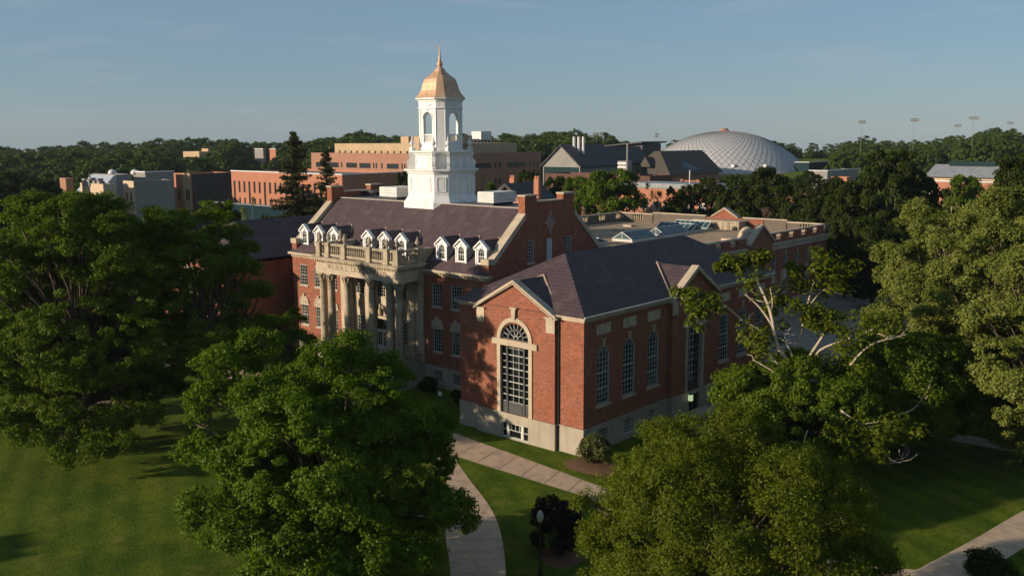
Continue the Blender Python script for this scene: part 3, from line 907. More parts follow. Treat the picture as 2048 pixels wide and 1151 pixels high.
# dormers
def dormer(xc):
    y0, w2, zb, ze, zt = 8.98, 0.86, 14.72, 16.62, 17.46
    ch = MB()
    yb = lambda z: YE + (z - 13.86) / SL
    for sg in (-1, 1):
        x = xc + sg * (w2 - 0.06)
        pts = [(x, y0, zroof(y0) - 0.05), (x, yb(ze) + 0.06, ze), (x, y0, ze)]
        ch.add(pts, [(0, 1, 2)])
    o = part(ch, 'dormer', M['grey_shingle'], LIB, fix=False)
    D = frame_y(y0)
    fm = MB()
    hole = arched(xc - 0.46, xc + 0.46, zb + 0.3, 16.2, 14)
    wall_mb(D, [(xc - w2, zb - 0.1), (xc + w2, zb - 0.1), (xc + w2, ze), (xc, zt - 0.1), (xc - w2, ze)], [hole], 0.14, fm)
    for sg in (-1, 1):
        p = [(xc + sg * (w2 + 0.2), ze - 0.06), (xc, zt - 0.06), (xc, zt + 0.14), (xc + sg * (w2 + 0.2), ze + 0.10)]
        fm.prism(D, p if sg > 0 else p[::-1], -0.3, 0.2)
        fm.fbox(D, min(xc + sg * w2, xc + sg * (w2 - 0.2)), max(xc + sg * w2, xc + sg * (w2 - 0.2)), zb - 0.1, ze - 0.1, 0.003, 0.06)
        fm.fbox(D, min(xc + sg * (w2 + 0.16), xc + sg * (w2 - 0.24)), max(xc + sg * (w2 + 0.16), xc + sg * (w2 - 0.24)), ze - 0.18, ze - 0.06, 0.003, 0.16)
    fm.fbox(D, xc - w2 - 0.04, xc + w2 + 0.04, zb - 0.14, zb + 0.02, 0.003, 0.12)
    fm.prism(D, [(xc - 0.06, 16.68), (xc + 0.06, 16.68), (xc + 0.09, 16.98), (xc - 0.09, 16.98)], 0.003, 0.07)
    part(fm, 'dormer_front', M['white'], o)
    r_ = MB()
    for sg in (-1, 1):
        zo = ze + 0.02
        xo = xc + sg * (w2 + 0.17)
        P = [(xc, y0 - 0.1, zt + 0.1), (xc, yb(zt + 0.1) + 0.1, zt + 0.1), (xo, yb(zo) + 0.1, zo), (xo, y0 - 0.1, zo)]
        r_.add(P, [(0, 1, 2, 3)])
        Q = [(p[0], p[1], p[2] - 0.06) for p in P]
        r_.add(Q, [(0, 1, 2, 3)])
    part(r_, 'dormer_roof', M['slate'], o)
    f_ = MB()
    for sg in (-1, 1):
        zo = ze + 0.05
        f_.tube([(xc, yb(zt + 0.1) + 0.03, zt + 0.14), (xc + sg * (w2 + 0.17), yb(zo) + 0.03, zo + 0.05)], [0.09, 0.09], 5)
    part(f_, 'flashing', bpy.data.materials['flashing'], o)
    wn = MB()
    n0, n1 = -0.13, -0.05
    wn.strip(D, arched(xc - 0.44, xc + 0.44, zb + 0.32, 16.2, 12), 0.05, n0, n1, True)
    for x in (xc - 0.15, xc + 0.15):
        wn.fbox(D, x - 0.014, x + 0.014, zb + 0.35, 16.2, n0, n1 - 0.02)
    for z, h in ((zb + 0.72, 0.014), (zb + 1.08, 0.014), (15.72, 0.03), (16.2, 0.016)):
        wn.fbox(D, xc - 0.42, xc + 0.42, z - h, z + h, n0 - 0.003, n1 - 0.017)
    wn.strip(D, [(xc + 0.2 * math.cos(math.pi * i / 8), 16.2 + 0.2 * math.sin(math.pi * i / 8)) for i in range(9)], 0.03, n0, n1 - 0.01)
    for k in (1, 2, 3):
        t = math.pi * k / 4
        wn.strip(D, [(xc + 0.2 * math.cos(t), 16.2 + 0.2 * math.sin(t)), (xc + 0.42 * math.cos(t), 16.2 + 0.42 * math.sin(t))], 0.03, n0, n1 - 0.02)
    part(wn, 'glazing_bars', M['trim'], o)
    pane(D, arched(xc - 0.46, xc + 0.46, zb + 0.3, 16.2, 12), o, -0.135, 'glass_curtain')
for g in (-12.9, 0.0, 13.0):
    for k in (-1, 0, 1):
        dormer(XC + g + 3.1 * k)

# ---------------------------------------------------------------- portico
PC = (PX0 + PX1) / 2
ZF, ZA = 2.72, 12.45
sw_ = MB()                                        # limestone wall behind the columns
sh = []
cxs = [PC - 3.85, PC, PC + 3.85]
for x in cxs:
    sh.append(rect(x - 0.78, x + 0.78, 9.65, 12.1))
sh += [rect(cxs[0] - 0.75, cxs[0] + 0.75, 4.2, 6.95), rect(cxs[2] - 0.75, cxs[2] + 0.75, 4.2, 6.95), rect(PC - 1.05, PC + 1.05, ZF + 0.002, 6.9)]
wall_mb(F, rect(PX0, PX1, ZF, ZA), sh, 0.22, sw_, 0.05)
for x in (PX0 + 0.45, PC - 5.6, PC - 1.95, PC + 1.95, PC + 5.6, PX1 - 0.45):
    sw_.fbox(F, x - 0.42, x + 0.42, ZF, ZA - 0.5, 0.053, 0.22)
    sw_.fbox(F, x - 0.5, x + 0.5, ZA - 0.5, ZA - 0.003, 0.053, 0.3)
# door pediment and panels
sw_.fbox(F, PC - 1.5, PC + 1.5, 7.05, 7.35, 0.053, 0.45)
for sg in (-1, 1):
    sw_.strip(F, [(PC + sg * (0.35 + 1.1 * i / 6), 8.55 - 1.2 * (i / 6) ** 1.7) for i in range(7)], 0.26, 0.053, 0.42)
sw_.lathe(PC, YM - 0.25, [(0.05, 7.36), (0.22, 7.5), (0.28, 7.9), (0.14, 8.3), (0.2, 8.5), (0.03, 8.85)], 10)
for x in (cxs[0], cxs[2]):
    sw_.fbox(F, x - 0.7, x + 0.7, 7.75, 9.05, 0.053, 0.12)
    for i in range(5):
        sw_.strip(F, [(x - 0.5 + i * 0.25, 7.95 + 0.15 * (i % 2)), (x - 0.4 + i * 0.22, 8.85 - 0.1 * (i % 2))], 0.1, 0.121, 0.18)
pw = part(sw_, 'limestone_wall', M['stone'], LIB, fix=False)
for x in cxs:
    sash_window(F, x - 0.78, x + 0.78, 9.65, 12.1, 4, 6, LIB, n0=-0.15, n1=-0.02)
for x in (cxs[0], cxs[2]):
    sash_window(F, x - 0.75, x + 0.75, 4.2, 6.95, 4, 6, LIB, n0=-0.15, n1=-0.02)
dm = MB()
for a, b in ((PC - 1.05, PC - 0.02), (PC + 0.02, PC + 1.05)):
    dm.fbox(F, a, b, ZF + 0.01, ZF + 0.9, -0.16, -0.08)
    dm.fbox(F, a, a + 0.16, ZF + 0.9, 5.3, -0.16, -0.08)
    dm.fbox(F, b - 0.16, b, ZF + 0.9, 5.3, -0.16, -0.08)
    dm.fbox(F, a + 0.16, b - 0.16, 5.14, 5.3, -0.16, -0.08)
    for j in (1, 2, 3):
        dm.fbox(F, a + 0.16, b - 0.16, ZF + 0.9 + j * 0.38, ZF + 0.94 + j * 0.38, -0.15, -0.09)
    dm.fbox(F, (a + b) / 2 - 0.02, (a + b) / 2 + 0.02, ZF + 0.9, 5.14, -0.151, -0.091)
dm.fbox(F, PC - 1.05, PC + 1.05, 5.3, 5.6, -0.18, -0.02)
d = part(dm, 'front_door', M['trim'], LIB)
pane(F, rect(PC - 1.05, PC + 1.05, ZF, 6.9), d, -0.17)
# podium, steps
pd = MB()
YP = 4.35
pd.box(PX0 + 0.05, YP - 0.25, -0.6, PX1 - 0.05, YM - 0.06, ZF)
pd.box(PX0 - 0.02, YP - 0.32, ZF - 0.22, PX1 + 0.02, YM - 0.06, ZF + 0.05)
pd.fbox(frame_x(PX1 - 0.05), 5.4, 7.2, 0.3, 1.5, 0.003, 0.06)
for i in range(14):
    pd.box(PC - 5.6, YP - 0.28 - 0.34 * (i + 1), -0.6, PC + 5.6, YP - 0.25 - 0.34 * i, ZF - 0.19 * (i + 1))
part(pd, 'podium', M['stone_base'], LIB)
rl = MB()
for (x0_, y0_, x1_, y1_) in ((PX1 - 0.25, 5.6, PX1 - 0.25, 8.0), (PX1 - 1.0, 4.5, PX1 - 2.0, 4.5)):
    for z in (2.95, 3.75):
        rl.tube([(x0_, y0_, z), (x1_, y1_, z)], [0.025, 0.025], 5)
    k = int(math.hypot(x1_ - x0_, y1_ - y0_) / 0.16)
    for i in range(k + 1):
        x, y = x0_ + (x1_ - x0_) * i / k, y0_ + (y1_ - y0_) * i / k
        rl.tube([(x, y, 2.77), (x, y, 3.75)], [0.018, 0.018], 4)
part(rl, 'iron_railing', M['black_metal'], LIB)
# columns
def column(x, y):
    s = MB()
    r0, r1 = 0.50, 0.42
    prof = [(r0 * 1.28, ZF + 0.051), (r0 * 1.28, ZF + 0.22), (r0 * 1.22, ZF + 0.30), (r0 * 1.05, ZF + 0.38), (r0, ZF + 0.46)]
    for i in range(1, 9):
        t = i / 8
        prof.append((r0 - (r0 - r1) * t ** 1.7, ZF + 0.46 + (ZA - 0.95 - ZF - 0.46) * t))
    prof += [(r1 * 1.1, ZA - 0.94), (r1 * 1.1, ZA - 0.86), (r1, ZA - 0.84)]
    s.lathe(x, y, prof, 18)
    o = part(s, 'column', M['old_stone'], LIB, smooth=False)
    for p in o.data.polygons:
        p.use_smooth = len(p.vertices) == 4
    c = MB()
    c.lathe(x, y, [(r1, ZA - 0.86), (r1 * 1.12, ZA - 0.7), (r1 * 1.06, ZA - 0.62), (r1 * 1.25, ZA - 0.45), (r1 * 1.15, ZA - 0.38), (r1 * 1.5, ZA - 0.14)], 16)
    for k in range(8):
        t = 2 * math.pi * k / 8 + 0.39
        q = r1 * 1.05
        c.tube([(x + q * math.cos(t), y + q * math.sin(t), ZA - 0.82), (x + q * 1.12 * math.cos(t), y + q * 1.12 * math.sin(t), ZA - 0.5),
                (x + q * 1.5 * math.cos(t), y + q * 1.5 * math.sin(t), ZA - 0.3)], [0.1, 0.13, 0.07], 5)
    c.box(x - 0.6, y - 0.6, ZA - 0.14, x + 0.6, y + 0.6, ZA - 0.004)
    part(c, 'capital', M['old_stone'], o)
COLX = [PC - 6.98, PC - 5.38, PC - 2.3, PC + 2.3, PC + 5.38, PC + 6.98]
YCOL = 4.95
for x in COLX:
    column(x, YCOL)
# entablature
en = MB()
en.box(PX0, YP, ZA, PX1, YM - 0.001, ZA + 0.55)
en.box(PX0 + 0.04, YP + 0.04, ZA + 0.55, PX1 - 0.04, YM - 0.001, 13.78)
en.box(PX0 - 0.05, YP - 0.05, ZA + 0.5, PX1 + 0.05, YM - 0.001, ZA + 0.62)
part(en, 'frieze', M['stone'], LIB)
pcn = MB()
Ff, Fr, Fl = frame_y(YP), frame_x(PX1), frame_xl(PX0)
pcn.box(PX0 - 0.04, YP - 0.04, 13.78, PX1 + 0.04, YM + 0.2, 14.06)
dentil_run(pcn, Ff, PX0 - 0.1, PX1 + 0.1, 13.80, 0.035, 0.22)
dentil_run(pcn, Fr, YP + 0.1, YM - 0.1, 13.80, 0.035, 0.22)
dentil_run(pcn, Fl, YP + 0.1, YM - 0.1, 13.80, 0.035, 0.22)
pcn.box(PX0 - 0.42, YP - 0.42, 14.06, PX1 + 0.42, YM + 0.2, 14.3)
pcn.box(PX0 - 0.5, YP - 0.5, 14.3, PX1 + 0.5, YM + 0.2, 14.44)
part(pcn, 'portico_cornice', M['old_stone'], LIB)
# lettering on the frieze
tcv = bpy.data.curves.new('lettering', 'FONT')
tcv.body = 'WILBUR L. CROSS LIBRARY'
tcv.size = 0.98
tcv.space_character = 1.22
tcv.align_x = 'CENTER'
tcv.extrude = 0.012
tob = bpy.data.objects.new('lettering_curve', tcv)
COL.objects.link(tob)
bpy.context.view_layer.update()
tme = bpy.data.meshes.new_from_object(tob.evaluated_get(bpy.context.evaluated_depsgraph_get()))
bpy.data.objects.remove(tob)
wid = max(v.co.x for v in tme.vertices) - min(v.co.x for v in tme.vertices)
for v in tme.vertices:
    x, z, n = v.co.x, v.co.y, v.co.z
    v.co = (PC + 0.0 + x * 10.6 / wid, YP + 0.04 - 0.008 - n, 13.07 + z * 0.86)
tme.materials.clear()
tme.materials.append(M['stain'])
lo = bpy.data.objects.new('lettering', tme)
COL.objects.link(lo)
lo.parent = bpy.data.objects['frieze']
# balustrade with piers and urns
bl = MB()
zb0, zb1 = 14.44, 16.1
piers = [(x, YCOL - 0.2) for x in COLX] + [(PX1 - 0.55, 7.9), (PX0 + 0.55, 7.9)]
piers[0] = (PX0 + 0.5, YCOL - 0.2)
piers[5] = (PX1 - 0.5, YCOL - 0.2)
for x, y in piers:
    bl.box(x - 0.44, y - 0.44, zb0, x + 0.44, y + 0.44, zb0 + 0.3)
    bl.box(x - 0.38, y - 0.38, zb0 + 0.3, x + 0.38, y + 0.38, zb1 - 0.1)
    bl.box(x - 0.48, y - 0.48, zb1 - 0.1, x + 0.48, y + 0.48, zb1 + 0.1)
def bal_run(mb, p, q, z0, z1, step=0.34, r=0.11, thick=0.2):
    dx, dy = q[0] - p[0], q[1] - p[1]
    L = math.hypot(dx, dy)
    ux, uy = dx / L, dy / L
    hx, hy = abs(uy) * thick + abs(ux) * L / 2, abs(ux) * thick + abs(uy) * L / 2
    cx_, cy_ = (p[0] + q[0]) / 2, (p[1] + q[1]) / 2
    mb.box(cx_ - hx, cy_ - hy, z1 - 0.22, cx_ + hx, cy_ + hy, z1)
    mb.box(cx_ - hx, cy_ - hy, z0 + 0.12, cx_ + hx, cy_ + hy, z0 + 0.4)
    k = max(1, int(L / step))
    for i in range(k):
        t = (i + 0.5) / k
        h = z1 - 0.22 - z0 - 0.4
        mb.lathe(p[0] + dx * t, p[1] + dy * t, [(r * .8, z0 + 0.4), (r * .55, z0 + 0.4 + h * .12), (r * 1.15, z0 + 0.4 + h * .38), (r * .5, z0 + 0.4 + h * .78), (r * .8, z1 - 0.22)], 7)
fp = piers[:6]
for i in range(5):
    if i in (0, 4):
        bal_run(bl, (fp[i][0] + 0.38, fp[i][1]), (fp[i + 1][0] - 0.38, fp[i + 1][1]), zb0, zb1)
    else:
        bal_run(bl, (fp[i][0] + 0.38, fp[i][1]), (fp[i + 1][0] - 0.38, fp[i + 1][1]), zb0, zb1)
bal_run(bl, (PX1 - 0.5, fp[5][1] + 0.38), (PX1 - 0.5, 7.5), zb0, zb1)
bal_run(bl, (PX0 + 0.5, fp[0][1] + 0.38), (PX0 + 0.5, 7.5), zb0, zb1)
bl.box(PX1 - 0.95, 8.3, zb0, PX1 - 0.1, 9.9, zb1 - 0.05)
bl.box(PX0 + 0.1, 8.3, zb0, PX0 + 0.95, 9.9, zb1 - 0.05)
bo = part(bl, 'balustrade', M['old_stone'], LIB)
for x, y in piers:
    u = MB()
    u.lathe(x, y, [(0.22, zb1 + 0.1), (0.1, zb1 + 0.22), (0.12, zb1 + 0.3), (0.27, zb1 + 0.55), (0.29, zb1 + 0.75), (0.18, zb1 + 0.92), (0.22, zb1 + 0.97), (0.1, zb1 + 1.1), (0.07, zb1 + 1.25), (0.02, zb1 + 1.4)], 10)
    part(u, 'urn', M['old_stone'], bo)

# ---------------------------------------------------------------- cupola
cu = MB()
zt0 = 19.3
cu.octa(XC, YC, [(4.12, 2.65, zt0), (4.12, 2.65, 20.75), (4.05, 2.6, 20.8), (3.72, 2.42, 21.35), (3.60, 2.36, 21.6), (3.60, 2.36, 24.25)])
cup = part(cu, 'cupola_base', M['white'], LIB)
cc = MB()
cc.octa(XC, YC, [(3.62, 2.37, 24.2), (3.72, 2.42, 24.35), (3.76, 2.44, 24.55), (4.02, 2.58, 24.62), (4.05, 2.6, 24.82), (3.0, 1.9, 24.9)])
cc.octa(XC, YC, [(3.05, 1.72, 24.88), (3.05, 1.72, 26.55), (3.2, 1.8, 26.62), (3.25, 1.82, 26.8), (3.55, 1.98, 26.9), (3.58, 2.0, 27.08), (2.2, 1.45, 27.16)])
part(cc, 'cupola_tier', M['white'], LIB)
def oct_faces(half, flat):
    """frames of the four long and four cut faces: (frame, half width)"""
    out = []
    for k in range(8):
        t = k * math.pi / 4 - math.pi / 2
        nx, ny = math.cos(t), math.sin(t)
        d = half if k % 2 == 0 else (half + flat) / math.sqrt(2)
        hw = flat if k % 2 == 0 else (half - flat) / math.sqrt(2)
        out.append((lambda u, z, n=0.0, nx=nx, ny=ny, d=d: (XC + nx * (d + n) - ny * u, YC + ny * (d + n) + nx * u, z), hw))
    return out
pn = MB()
for k, (Fo, hw) in enumerate(oct_faces(3.60, 2.36)):
    m_ = 0.55 if k % 2 == 0 else 0.28
    a, b = hw - m_, 0.12
    for (u0, u1, z0, z1) in ((-a, a, 22.05, 22.17), (-a, a, 23.75, 23.87), (-a, -a + b, 22.17, 23.75), (a - b, a, 22.17, 23.75)):
        pn.fbox(Fo, u0, u1, z0, z1, 0.002, 0.07)
    g = a - 0.24
    pn.fbox(Fo, -g, g, 22.3, 23.62, 0.002, 0.03)
for k, (Fo, hw) in enumerate(oct_faces(3.05, 1.72)):
    if k % 2 == 0:
        a = hw - 0.3
        for (u0, u1, z0, z1) in ((-a, a, 25.15, 25.22), (-a, a, 26.25, 26.32), (-a, -a + .07, 25.22, 26.25), (a - .07, a, 25.22, 26.25)):
            pn.fbox(Fo, u0, u1, z0, z1, 0.002, 0.05)
part(pn, 'cupola_panel', M['white'], cup)
# scroll brackets and corner finials
for sx in (-1, 1):
    for sy in (-1, 1):
        for flip in (0, 1):
            px_, py_ = (1.86, 3.12) if flip else (3.12, 1.86)
            b_ = MB()
            t = math.atan2(sy, sx)
            ux, uy = math.cos(t), math.sin(t)
            cxp, cyp = XC + sx * px_, YC + sy * py_
            Fb = lambda u, z, n=0.0: (cxp + ux * u - uy * n, cyp + uy * u + ux * n, z)
            poly = [(-0.3, 24.9), (0.72, 24.9), (0.74, 25.25), (0.86, 25.5), (0.8, 25.85), (0.5, 26.1), (0.42, 26.4), (0.55, 26.62), (0.6, 26.88), (-0.3, 26.88)]
            b_.prism(Fb, poly, -0.2, 0.2)
            part(b_, 'scroll_bracket', M['white'], LIB)
            f_ = MB()
            fx, fy = cxp + ux * 0.12, cyp + uy * 0.12
            f_.box(fx - 0.26, fy - 0.26, 27.08, fx + 0.26, fy + 0.26, 27.5)
            f_.lathe(fx, fy, [(0.16, 27.5), (0.12, 27.66), (0.28, 27.95), (0.27, 28.15), (0.1, 28.35), (0.12, 28.42), (0.05, 28.7), (0.02, 29.0)], 10)
            part(f_, 'finial', M['white'], LIB)
# open lantern with arched openings
lh, lf = 2.28, 1.52
ln = MB()
faces = oct_faces(lh, lf)
ins = oct_faces(lh - 0.35, lf - 0.1)
for k, (Fo, hw) in enumerate(faces):
    if k % 2 == 0:
        hole = arched(-0.78, 0.78, 28.05, 31.05, 16)
        wall_mb(Fo, rect(-hw, hw, 27.1, 33.0), [hole], 0.35, ln)
        wall_mb(lambda u, z, n=0.0, Fo=Fo: Fo(-u, z, -0.35 - n), rect(-hw + 0.02, hw - 0.02, 27.1, 33.0), [hole], 0.0, ln)
        for sg in (-1, 1):
            ln.fbox(Fo, min(sg * hw, sg * (hw - 0.3)), max(sg * hw, sg * (hw - 0.3)), 27.4, 32.2, 0.002, 0.06)
        ln.strip(Fo, [(0.9 * math.cos(math.pi * i / 14), 31.05 + 0.9 * math.sin(math.pi * i / 14)) for i in range(15)], 0.14, 0.002, 0.06)
        ln.prism(Fo, [(-0.1, 31.9), (0.1, 31.9), (0.14, 32.2), (-0.14, 32.2)], 0.06, 0.12)
        ln.strip(Fo, [(-0.7 + 0.2 * i, 32.85 - 0.28 * math.sin(math.pi * i / 7)) for i in range(8)], 0.09, 0.09, 0.14)
    else:
        wall_mb(Fo, rect(-hw, hw, 27.1, 33.0), [], 0.3, ln)
        wall_mb(lambda u, z, n=0.0, Fo=Fo: Fo(-u, z, -0.35 - n), rect(-hw, hw, 27.1, 33.0), [], 0.0, ln)
ln.octa(XC, YC, [(lh + 0.02, lf + 0.01, 32.2), (lh + 0.12, lf + 0.05, 32.26), (lh + 0.12, lf + 0.05, 32.42), (lh + 0.05, lf + 0.02, 32.45), (lh + 0.05, lf + 0.02, 33.05),
                 (lh + 0.12, lf + 0.06, 33.12), (lh + 0.15, lf + 0.07, 33.3), (lh + 0.42, lf + 0.18, 33.42), (lh + 0.45, lf + 0.2, 33.6), (1.5, 1.0, 33.66)])
ln.octa(XC, YC, [(lh + 0.10, lf + 0.04, 27.1), (lh + 0.10, lf + 0.04, 27.34), (lh - 0.4, lf - 0.15, 27.4)])
lan = part(ln, 'lantern', M['white'], LIB, fix=False)
for k, (Fo, hw) in enumerate(faces):
    if k % 2 == 0:
        b_ = MB()
        b_.fbox(Fo, -0.775, 0.775, 29.02, 29.14, -0.25, -0.1)
        b_.fbox(Fo, -0.775, 0.775, 28.06, 28.18, -0.25, -0.1)
        for i in range(9):
            u = -0.7 + 1.4 * i / 8
            b_.fbox(Fo, u - 0.035, u + 0.035, 28.18, 29.02, -0.21, -0.14)
        part(b_, 'lantern_rail', M['white'], lan)
# bell dome, ball and spire
do = MB()
prof = [(2.66, 33.62), (2.56, 33.72), (2.32, 34.05), (2.08, 34.5), (1.94, 35.0), (1.83, 35.45), (1.66, 35.9), (1.32, 36.25), (1.04, 36.42), (0.98, 36.5), (1.0, 36.56), (0.8, 36.68), (0.62, 36.9), (0.5, 37.15), (0.28, 37.4)]
do.octa(XC, YC, [(r, r * 0.66, z) for r, z in prof])
dme = part(do, 'copper_dome', M['copper'], LIB)
sp = MB()
sp.lathe(XC, YC, [(0.3, 37.35), (0.24, 37.45), (0.34, 37.6), (0.38, 37.78), (0.32, 37.96), (0.2, 38.06), (0.26, 38.1), (0.2, 38.2), (0.13, 38.7), (0.07, 39.6), (0.012, 40.75)], 12)
part(sp, 'spire', M['copper'], dme, True)
# louvred vents on the roof deck
for (x0_, x1_, y0_, y1_) in ((-46.5, -43.1, 16.5, 20.4), (-28.0, -25.4, 15.9, 19.9)):
    v = MB()
    v.box(x0_, y0_, zd + 0.35, x1_, y1_, zd + 1.55)
    v.box(x0_ + 0.06, y0_ + 0.06, zd + 1.55, x1_ - 0.06, y1_ - 0.06, zd + 1.62)
    vo = part(v, 'roof_vent', M['louver'], LIB)
    c = MB()
    c.box(x0_ + 0.25, y0_ + 0.25, zd - 0.02, x1_ - 0.25, y1_ - 0.25, zd + 0.35)
    part(c, 'vent_curb', M['dark_metal'], vo)
dct = MB()                                        # dark duct along the far edge of the deck
dct.box(-53.6, 19.3, zd + 0.2, -47.0, 20.2, zd + 0.85)
dct.tube([(-50.6, 18.6, zd + 0.4), (-49.8, 19.4, zd + 0.9)], [0.3, 0.3], 8)
part(dct, 'roof_duct', M['dark_metal'], LIB)

# ---------------------------------------------------------------- flat-roofed rear block
RX0, RX1, RY0, RY1 = 2 * XC + 15.7, -15.7, YB + 0.3, 89.1
ZK = 12.2
ZP = 14.05
rb, rs, rbase = MB(), MB(), MB()
RF = frame_x(RX1)
PY = 64.2
wys = [69.4, 73.5, 77.6, 81.7, 85.8]
wys = wys + [2 * PY - y for y in wys]
hs = []
for y in wys:
    hs.append(rect(y - 0.72, y + 0.72, 4.3, 10.3))
wall_mb(RF, rect(RY0 + 7, RY1, 3.1, 12.9), hs, 0.18, rb)
hp = arched(PY - 1.3, PY + 1.3, 4.3, 10.9, 14)
pedF = frame_x(RX1 + 0.5)
wall_mb(pedF, [(PY - 3.6, 3.1), (PY + 3.6, 3.1), (PY + 3.6, 13.0), (PY, 15.4), (PY - 3.6, 13.0)], [hp], 0.5, rb)
for y in (PY - 3.6, PY + 3.6):
    rb.add([(RX1, y, 3.1), (RX1 + 0.5, y, 3.1), (RX1 + 0.5, y, 13.0), (RX1, y, 13.0)], [(0, 1, 2, 3)])
rb.box(RX1 - 0.5, RY0 + 6, 12.42, RX1 - 0.003, RY1, 12.9)
wall_mb(frame_yb(RY1), rect(RX0, RX1, 0, 12.9), [], 0.1, rb)
wall_mb(frame_xl(RX0), rect(RY0, RY1, 0, 12.9), [], 0.1, rb)
rb.box(RX1 - 11.5, RY1 - 0.62, ZK + 0.002, RX1 - 20.5 + 6.4, RY1 - 0.5, ZP)
rear_wall = part(rb, 'brick_wall', M['brick'], LIB, fix=False)
rbase.box(RX1 - 0.3, RY0 + 7, -0.8, RX1 + 0.1, RY1 + 0.1, 3.1)
rbase.box(RX1 + 0.1, PY - 3.7, -0.8, RX1 + 0.6, PY + 3.7, 3.1)
part(rbase, 'stone_base', M['stone_base'], LIB)
rs.box(RX1 - 0.3, RY0 + 6, 11.35, RX1 + 0.1, PY - 3.61, 12.15)
rs.box(RX1 - 0.3, RY0 + 6, 12.15, RX1 + 0.35, PY - 3.75, 12.42)
part(rs, 'cornice', M['stone'], LIB)
rs = MB()
rs.box(RX1 - 0.3, PY + 3.61, 11.35, RX1 + 0.1, RY1 + 0.1, 12.15)
rs.box(RX1 - 0.3, PY + 3.75, 12.15, RX1 + 0.35, RY1 + 0.35, 12.42)
part(rs, 'cornice', M['stone'], LIB)
rs = MB()
for sg in (-1, 1):
    p = [(PY + sg * 4.0, 12.75), (PY, 15.42), (PY, 15.75), (PY + sg * 4.0, 13.05)]
    rs.prism(pedF, p[::sg], -0.9, 0.25)
part(rs, 'pediment_coping', M['stone'], LIB)
for y in wys:
    for z0, z1, r_ in ((8.15, 10.3, 4), (4.3, 6.2, 4)):
        sash_window(RF, y - 0.72, y + 0.72, z0, z1, 3, r_, LIB, sill=(z0 < 5), n0=-0.14, n1=-0.03)
    s = MB()
    s.fbox(RF, y - 0.72, y + 0.72, 6.2, 8.15, -0.12, -0.04)
    s.prism(RF, [(y - 0.12, 10.3), (y + 0.12, 10.3), (y + 0.18, 10.95), (y - 0.18, 10.95)], 0.003, 0.09)
    part(s, 'spandrel', M['stone'], rear_wall)
pane(pedF, hp, rear_wall, -0.35)
# parapet: brick piers, balustered openings, stone coping; a solid panelled screen at the back
GS = bricky('grey_screen', (0.155, 0.13, 0.105), (0.14, 0.118, 0.095), (0.08, 0.07, 0.06), bw=3.6, rh=0.14, ms=0.015)
def parapet(p, q, opens, z0=12.422, z1=ZP, th=0.24, mat=None):
    pp, pst = MB(), MB()
    """p,q on an axis-aligned line; opens: list of (centre distance, half width)"""
    dx, dy = q[0] - p[0], q[1] - p[1]
    L = math.hypot(dx, dy)
    ux, uy = dx / L, dy / L
    def seg(mb, a, b, za, zb_, t):
        xs = sorted((p[0] + ux * a - abs(uy) * t, p[0] + ux * b + abs(uy) * t))
        ys_ = sorted((p[1] + uy * a - abs(ux) * t, p[1] + uy * b + abs(ux) * t))
        mb.box(xs[0], ys_[0], za, xs[1], ys_[1], zb_)
    last = 0.0
    for c, h in sorted(opens):
        seg(pp, last, c - h, z0, z1 - 0.2, th)
        seg(pp, c - h, c + h, z0, z0 + 0.3, th)
        k = 5
        for i in range(k):
            t = c - h + 2 * h * (i + 0.5) / k
            x, y = p[0] + ux * t, p[1] + uy * t
            hh = z1 - 0.2 - z0 - 0.3
            pst.lathe(x, y, [(0.1, z0 + 0.3), (0.06, z0 + 0.3 + hh * .15), (0.14, z0 + 0.3 + hh * .4), (0.06, z0 + 0.3 + hh * .8), (0.1, z1 - 0.2)], 7)
        last = c + h
    seg(pp, last, L, z0, z1 - 0.2, th)
    seg(pst, -0.1, L + 0.1, z1 - 0.2, z1, th + 0.07)
    po = part(pp, 'parapet', mat or M['brick'], LIB)
    part(pst, 'coping', M['stone'], po)
parapet((RX1 - 0.25, PY + 3.8), (RX1 - 0.25, RY1), [(3.0 + 4.45 * i, 1.0) for i in range(5)])
parapet((RX1 - 0.25, RY0 + 7), (RX1 - 0.25, PY - 3.8), [(3.0 + 4.2 * i, 1.0) for i in range(5)])
parapet((RX0 + 0.25, RY0 + 4), (RX0 + 0.25, RY1), [(4 + 5.6 * i, 1.2) for i in range(10)], z0=ZK, mat=GS)
parapet((RX0, RY1 - 0.25), (RX0 + 8.0, RY1 - 0.25), [(4.6, 1.2)], z0=ZK, mat=GS)
parapet((RX1 - 7.0, RY1 - 0.25), (RX1, RY1 - 0.25), [(3.6, 1.2)], z0=ZK, mat=GS)
for a, b in ((RX0 + 8.2, RX0 + 19.5), (RX1 - 15.5, RX1 - 7.2)):
    sc_ = MB()
    sc_.box(a, RY1 - 0.45, ZK, b, RY1 - 0.12, ZP + 0.12)
    scr = part(sc_, 'roof_screen', GS, LIB)
    st2 = MB()
    st2.box(a - 0.15, RY1 - 0.55, ZP + 0.122, b + 0.15, RY1 + 0.05, ZP + 0.3)
    part(st2, 'coping', M['stone'], scr)
bp_ = MB()                                        # small brick pediment of the back wall
bx = (RX0 + 19.6 + RX1 - 15.6) / 2
bp_.prism(frame_y(RY1 - 0.3), [(RX0 + 19.65, ZK), (RX1 - 15.65, ZK), (RX1 - 15.65, ZP), (bx + 2.4, ZP + 0.05), (bx, ZP + 1.6), (bx - 2.4, ZP + 0.05), (RX0 + 19.65, ZP)], -0.3, 0.0)
bpo = part(bp_, 'back_pediment', M['brick'], LIB)
st3 = MB()
for sg in (-1, 1):
    p = [(bx + sg * 2.7, ZP + 0.0), (bx, ZP + 1.62), (bx, ZP + 1.9), (bx + sg * 2.7, ZP + 0.25)]
    st3.prism(frame_y(RY1 - 0.3), p[::sg], -1.2, 0.15)
part(st3, 'coping', M['stone'], bpo)
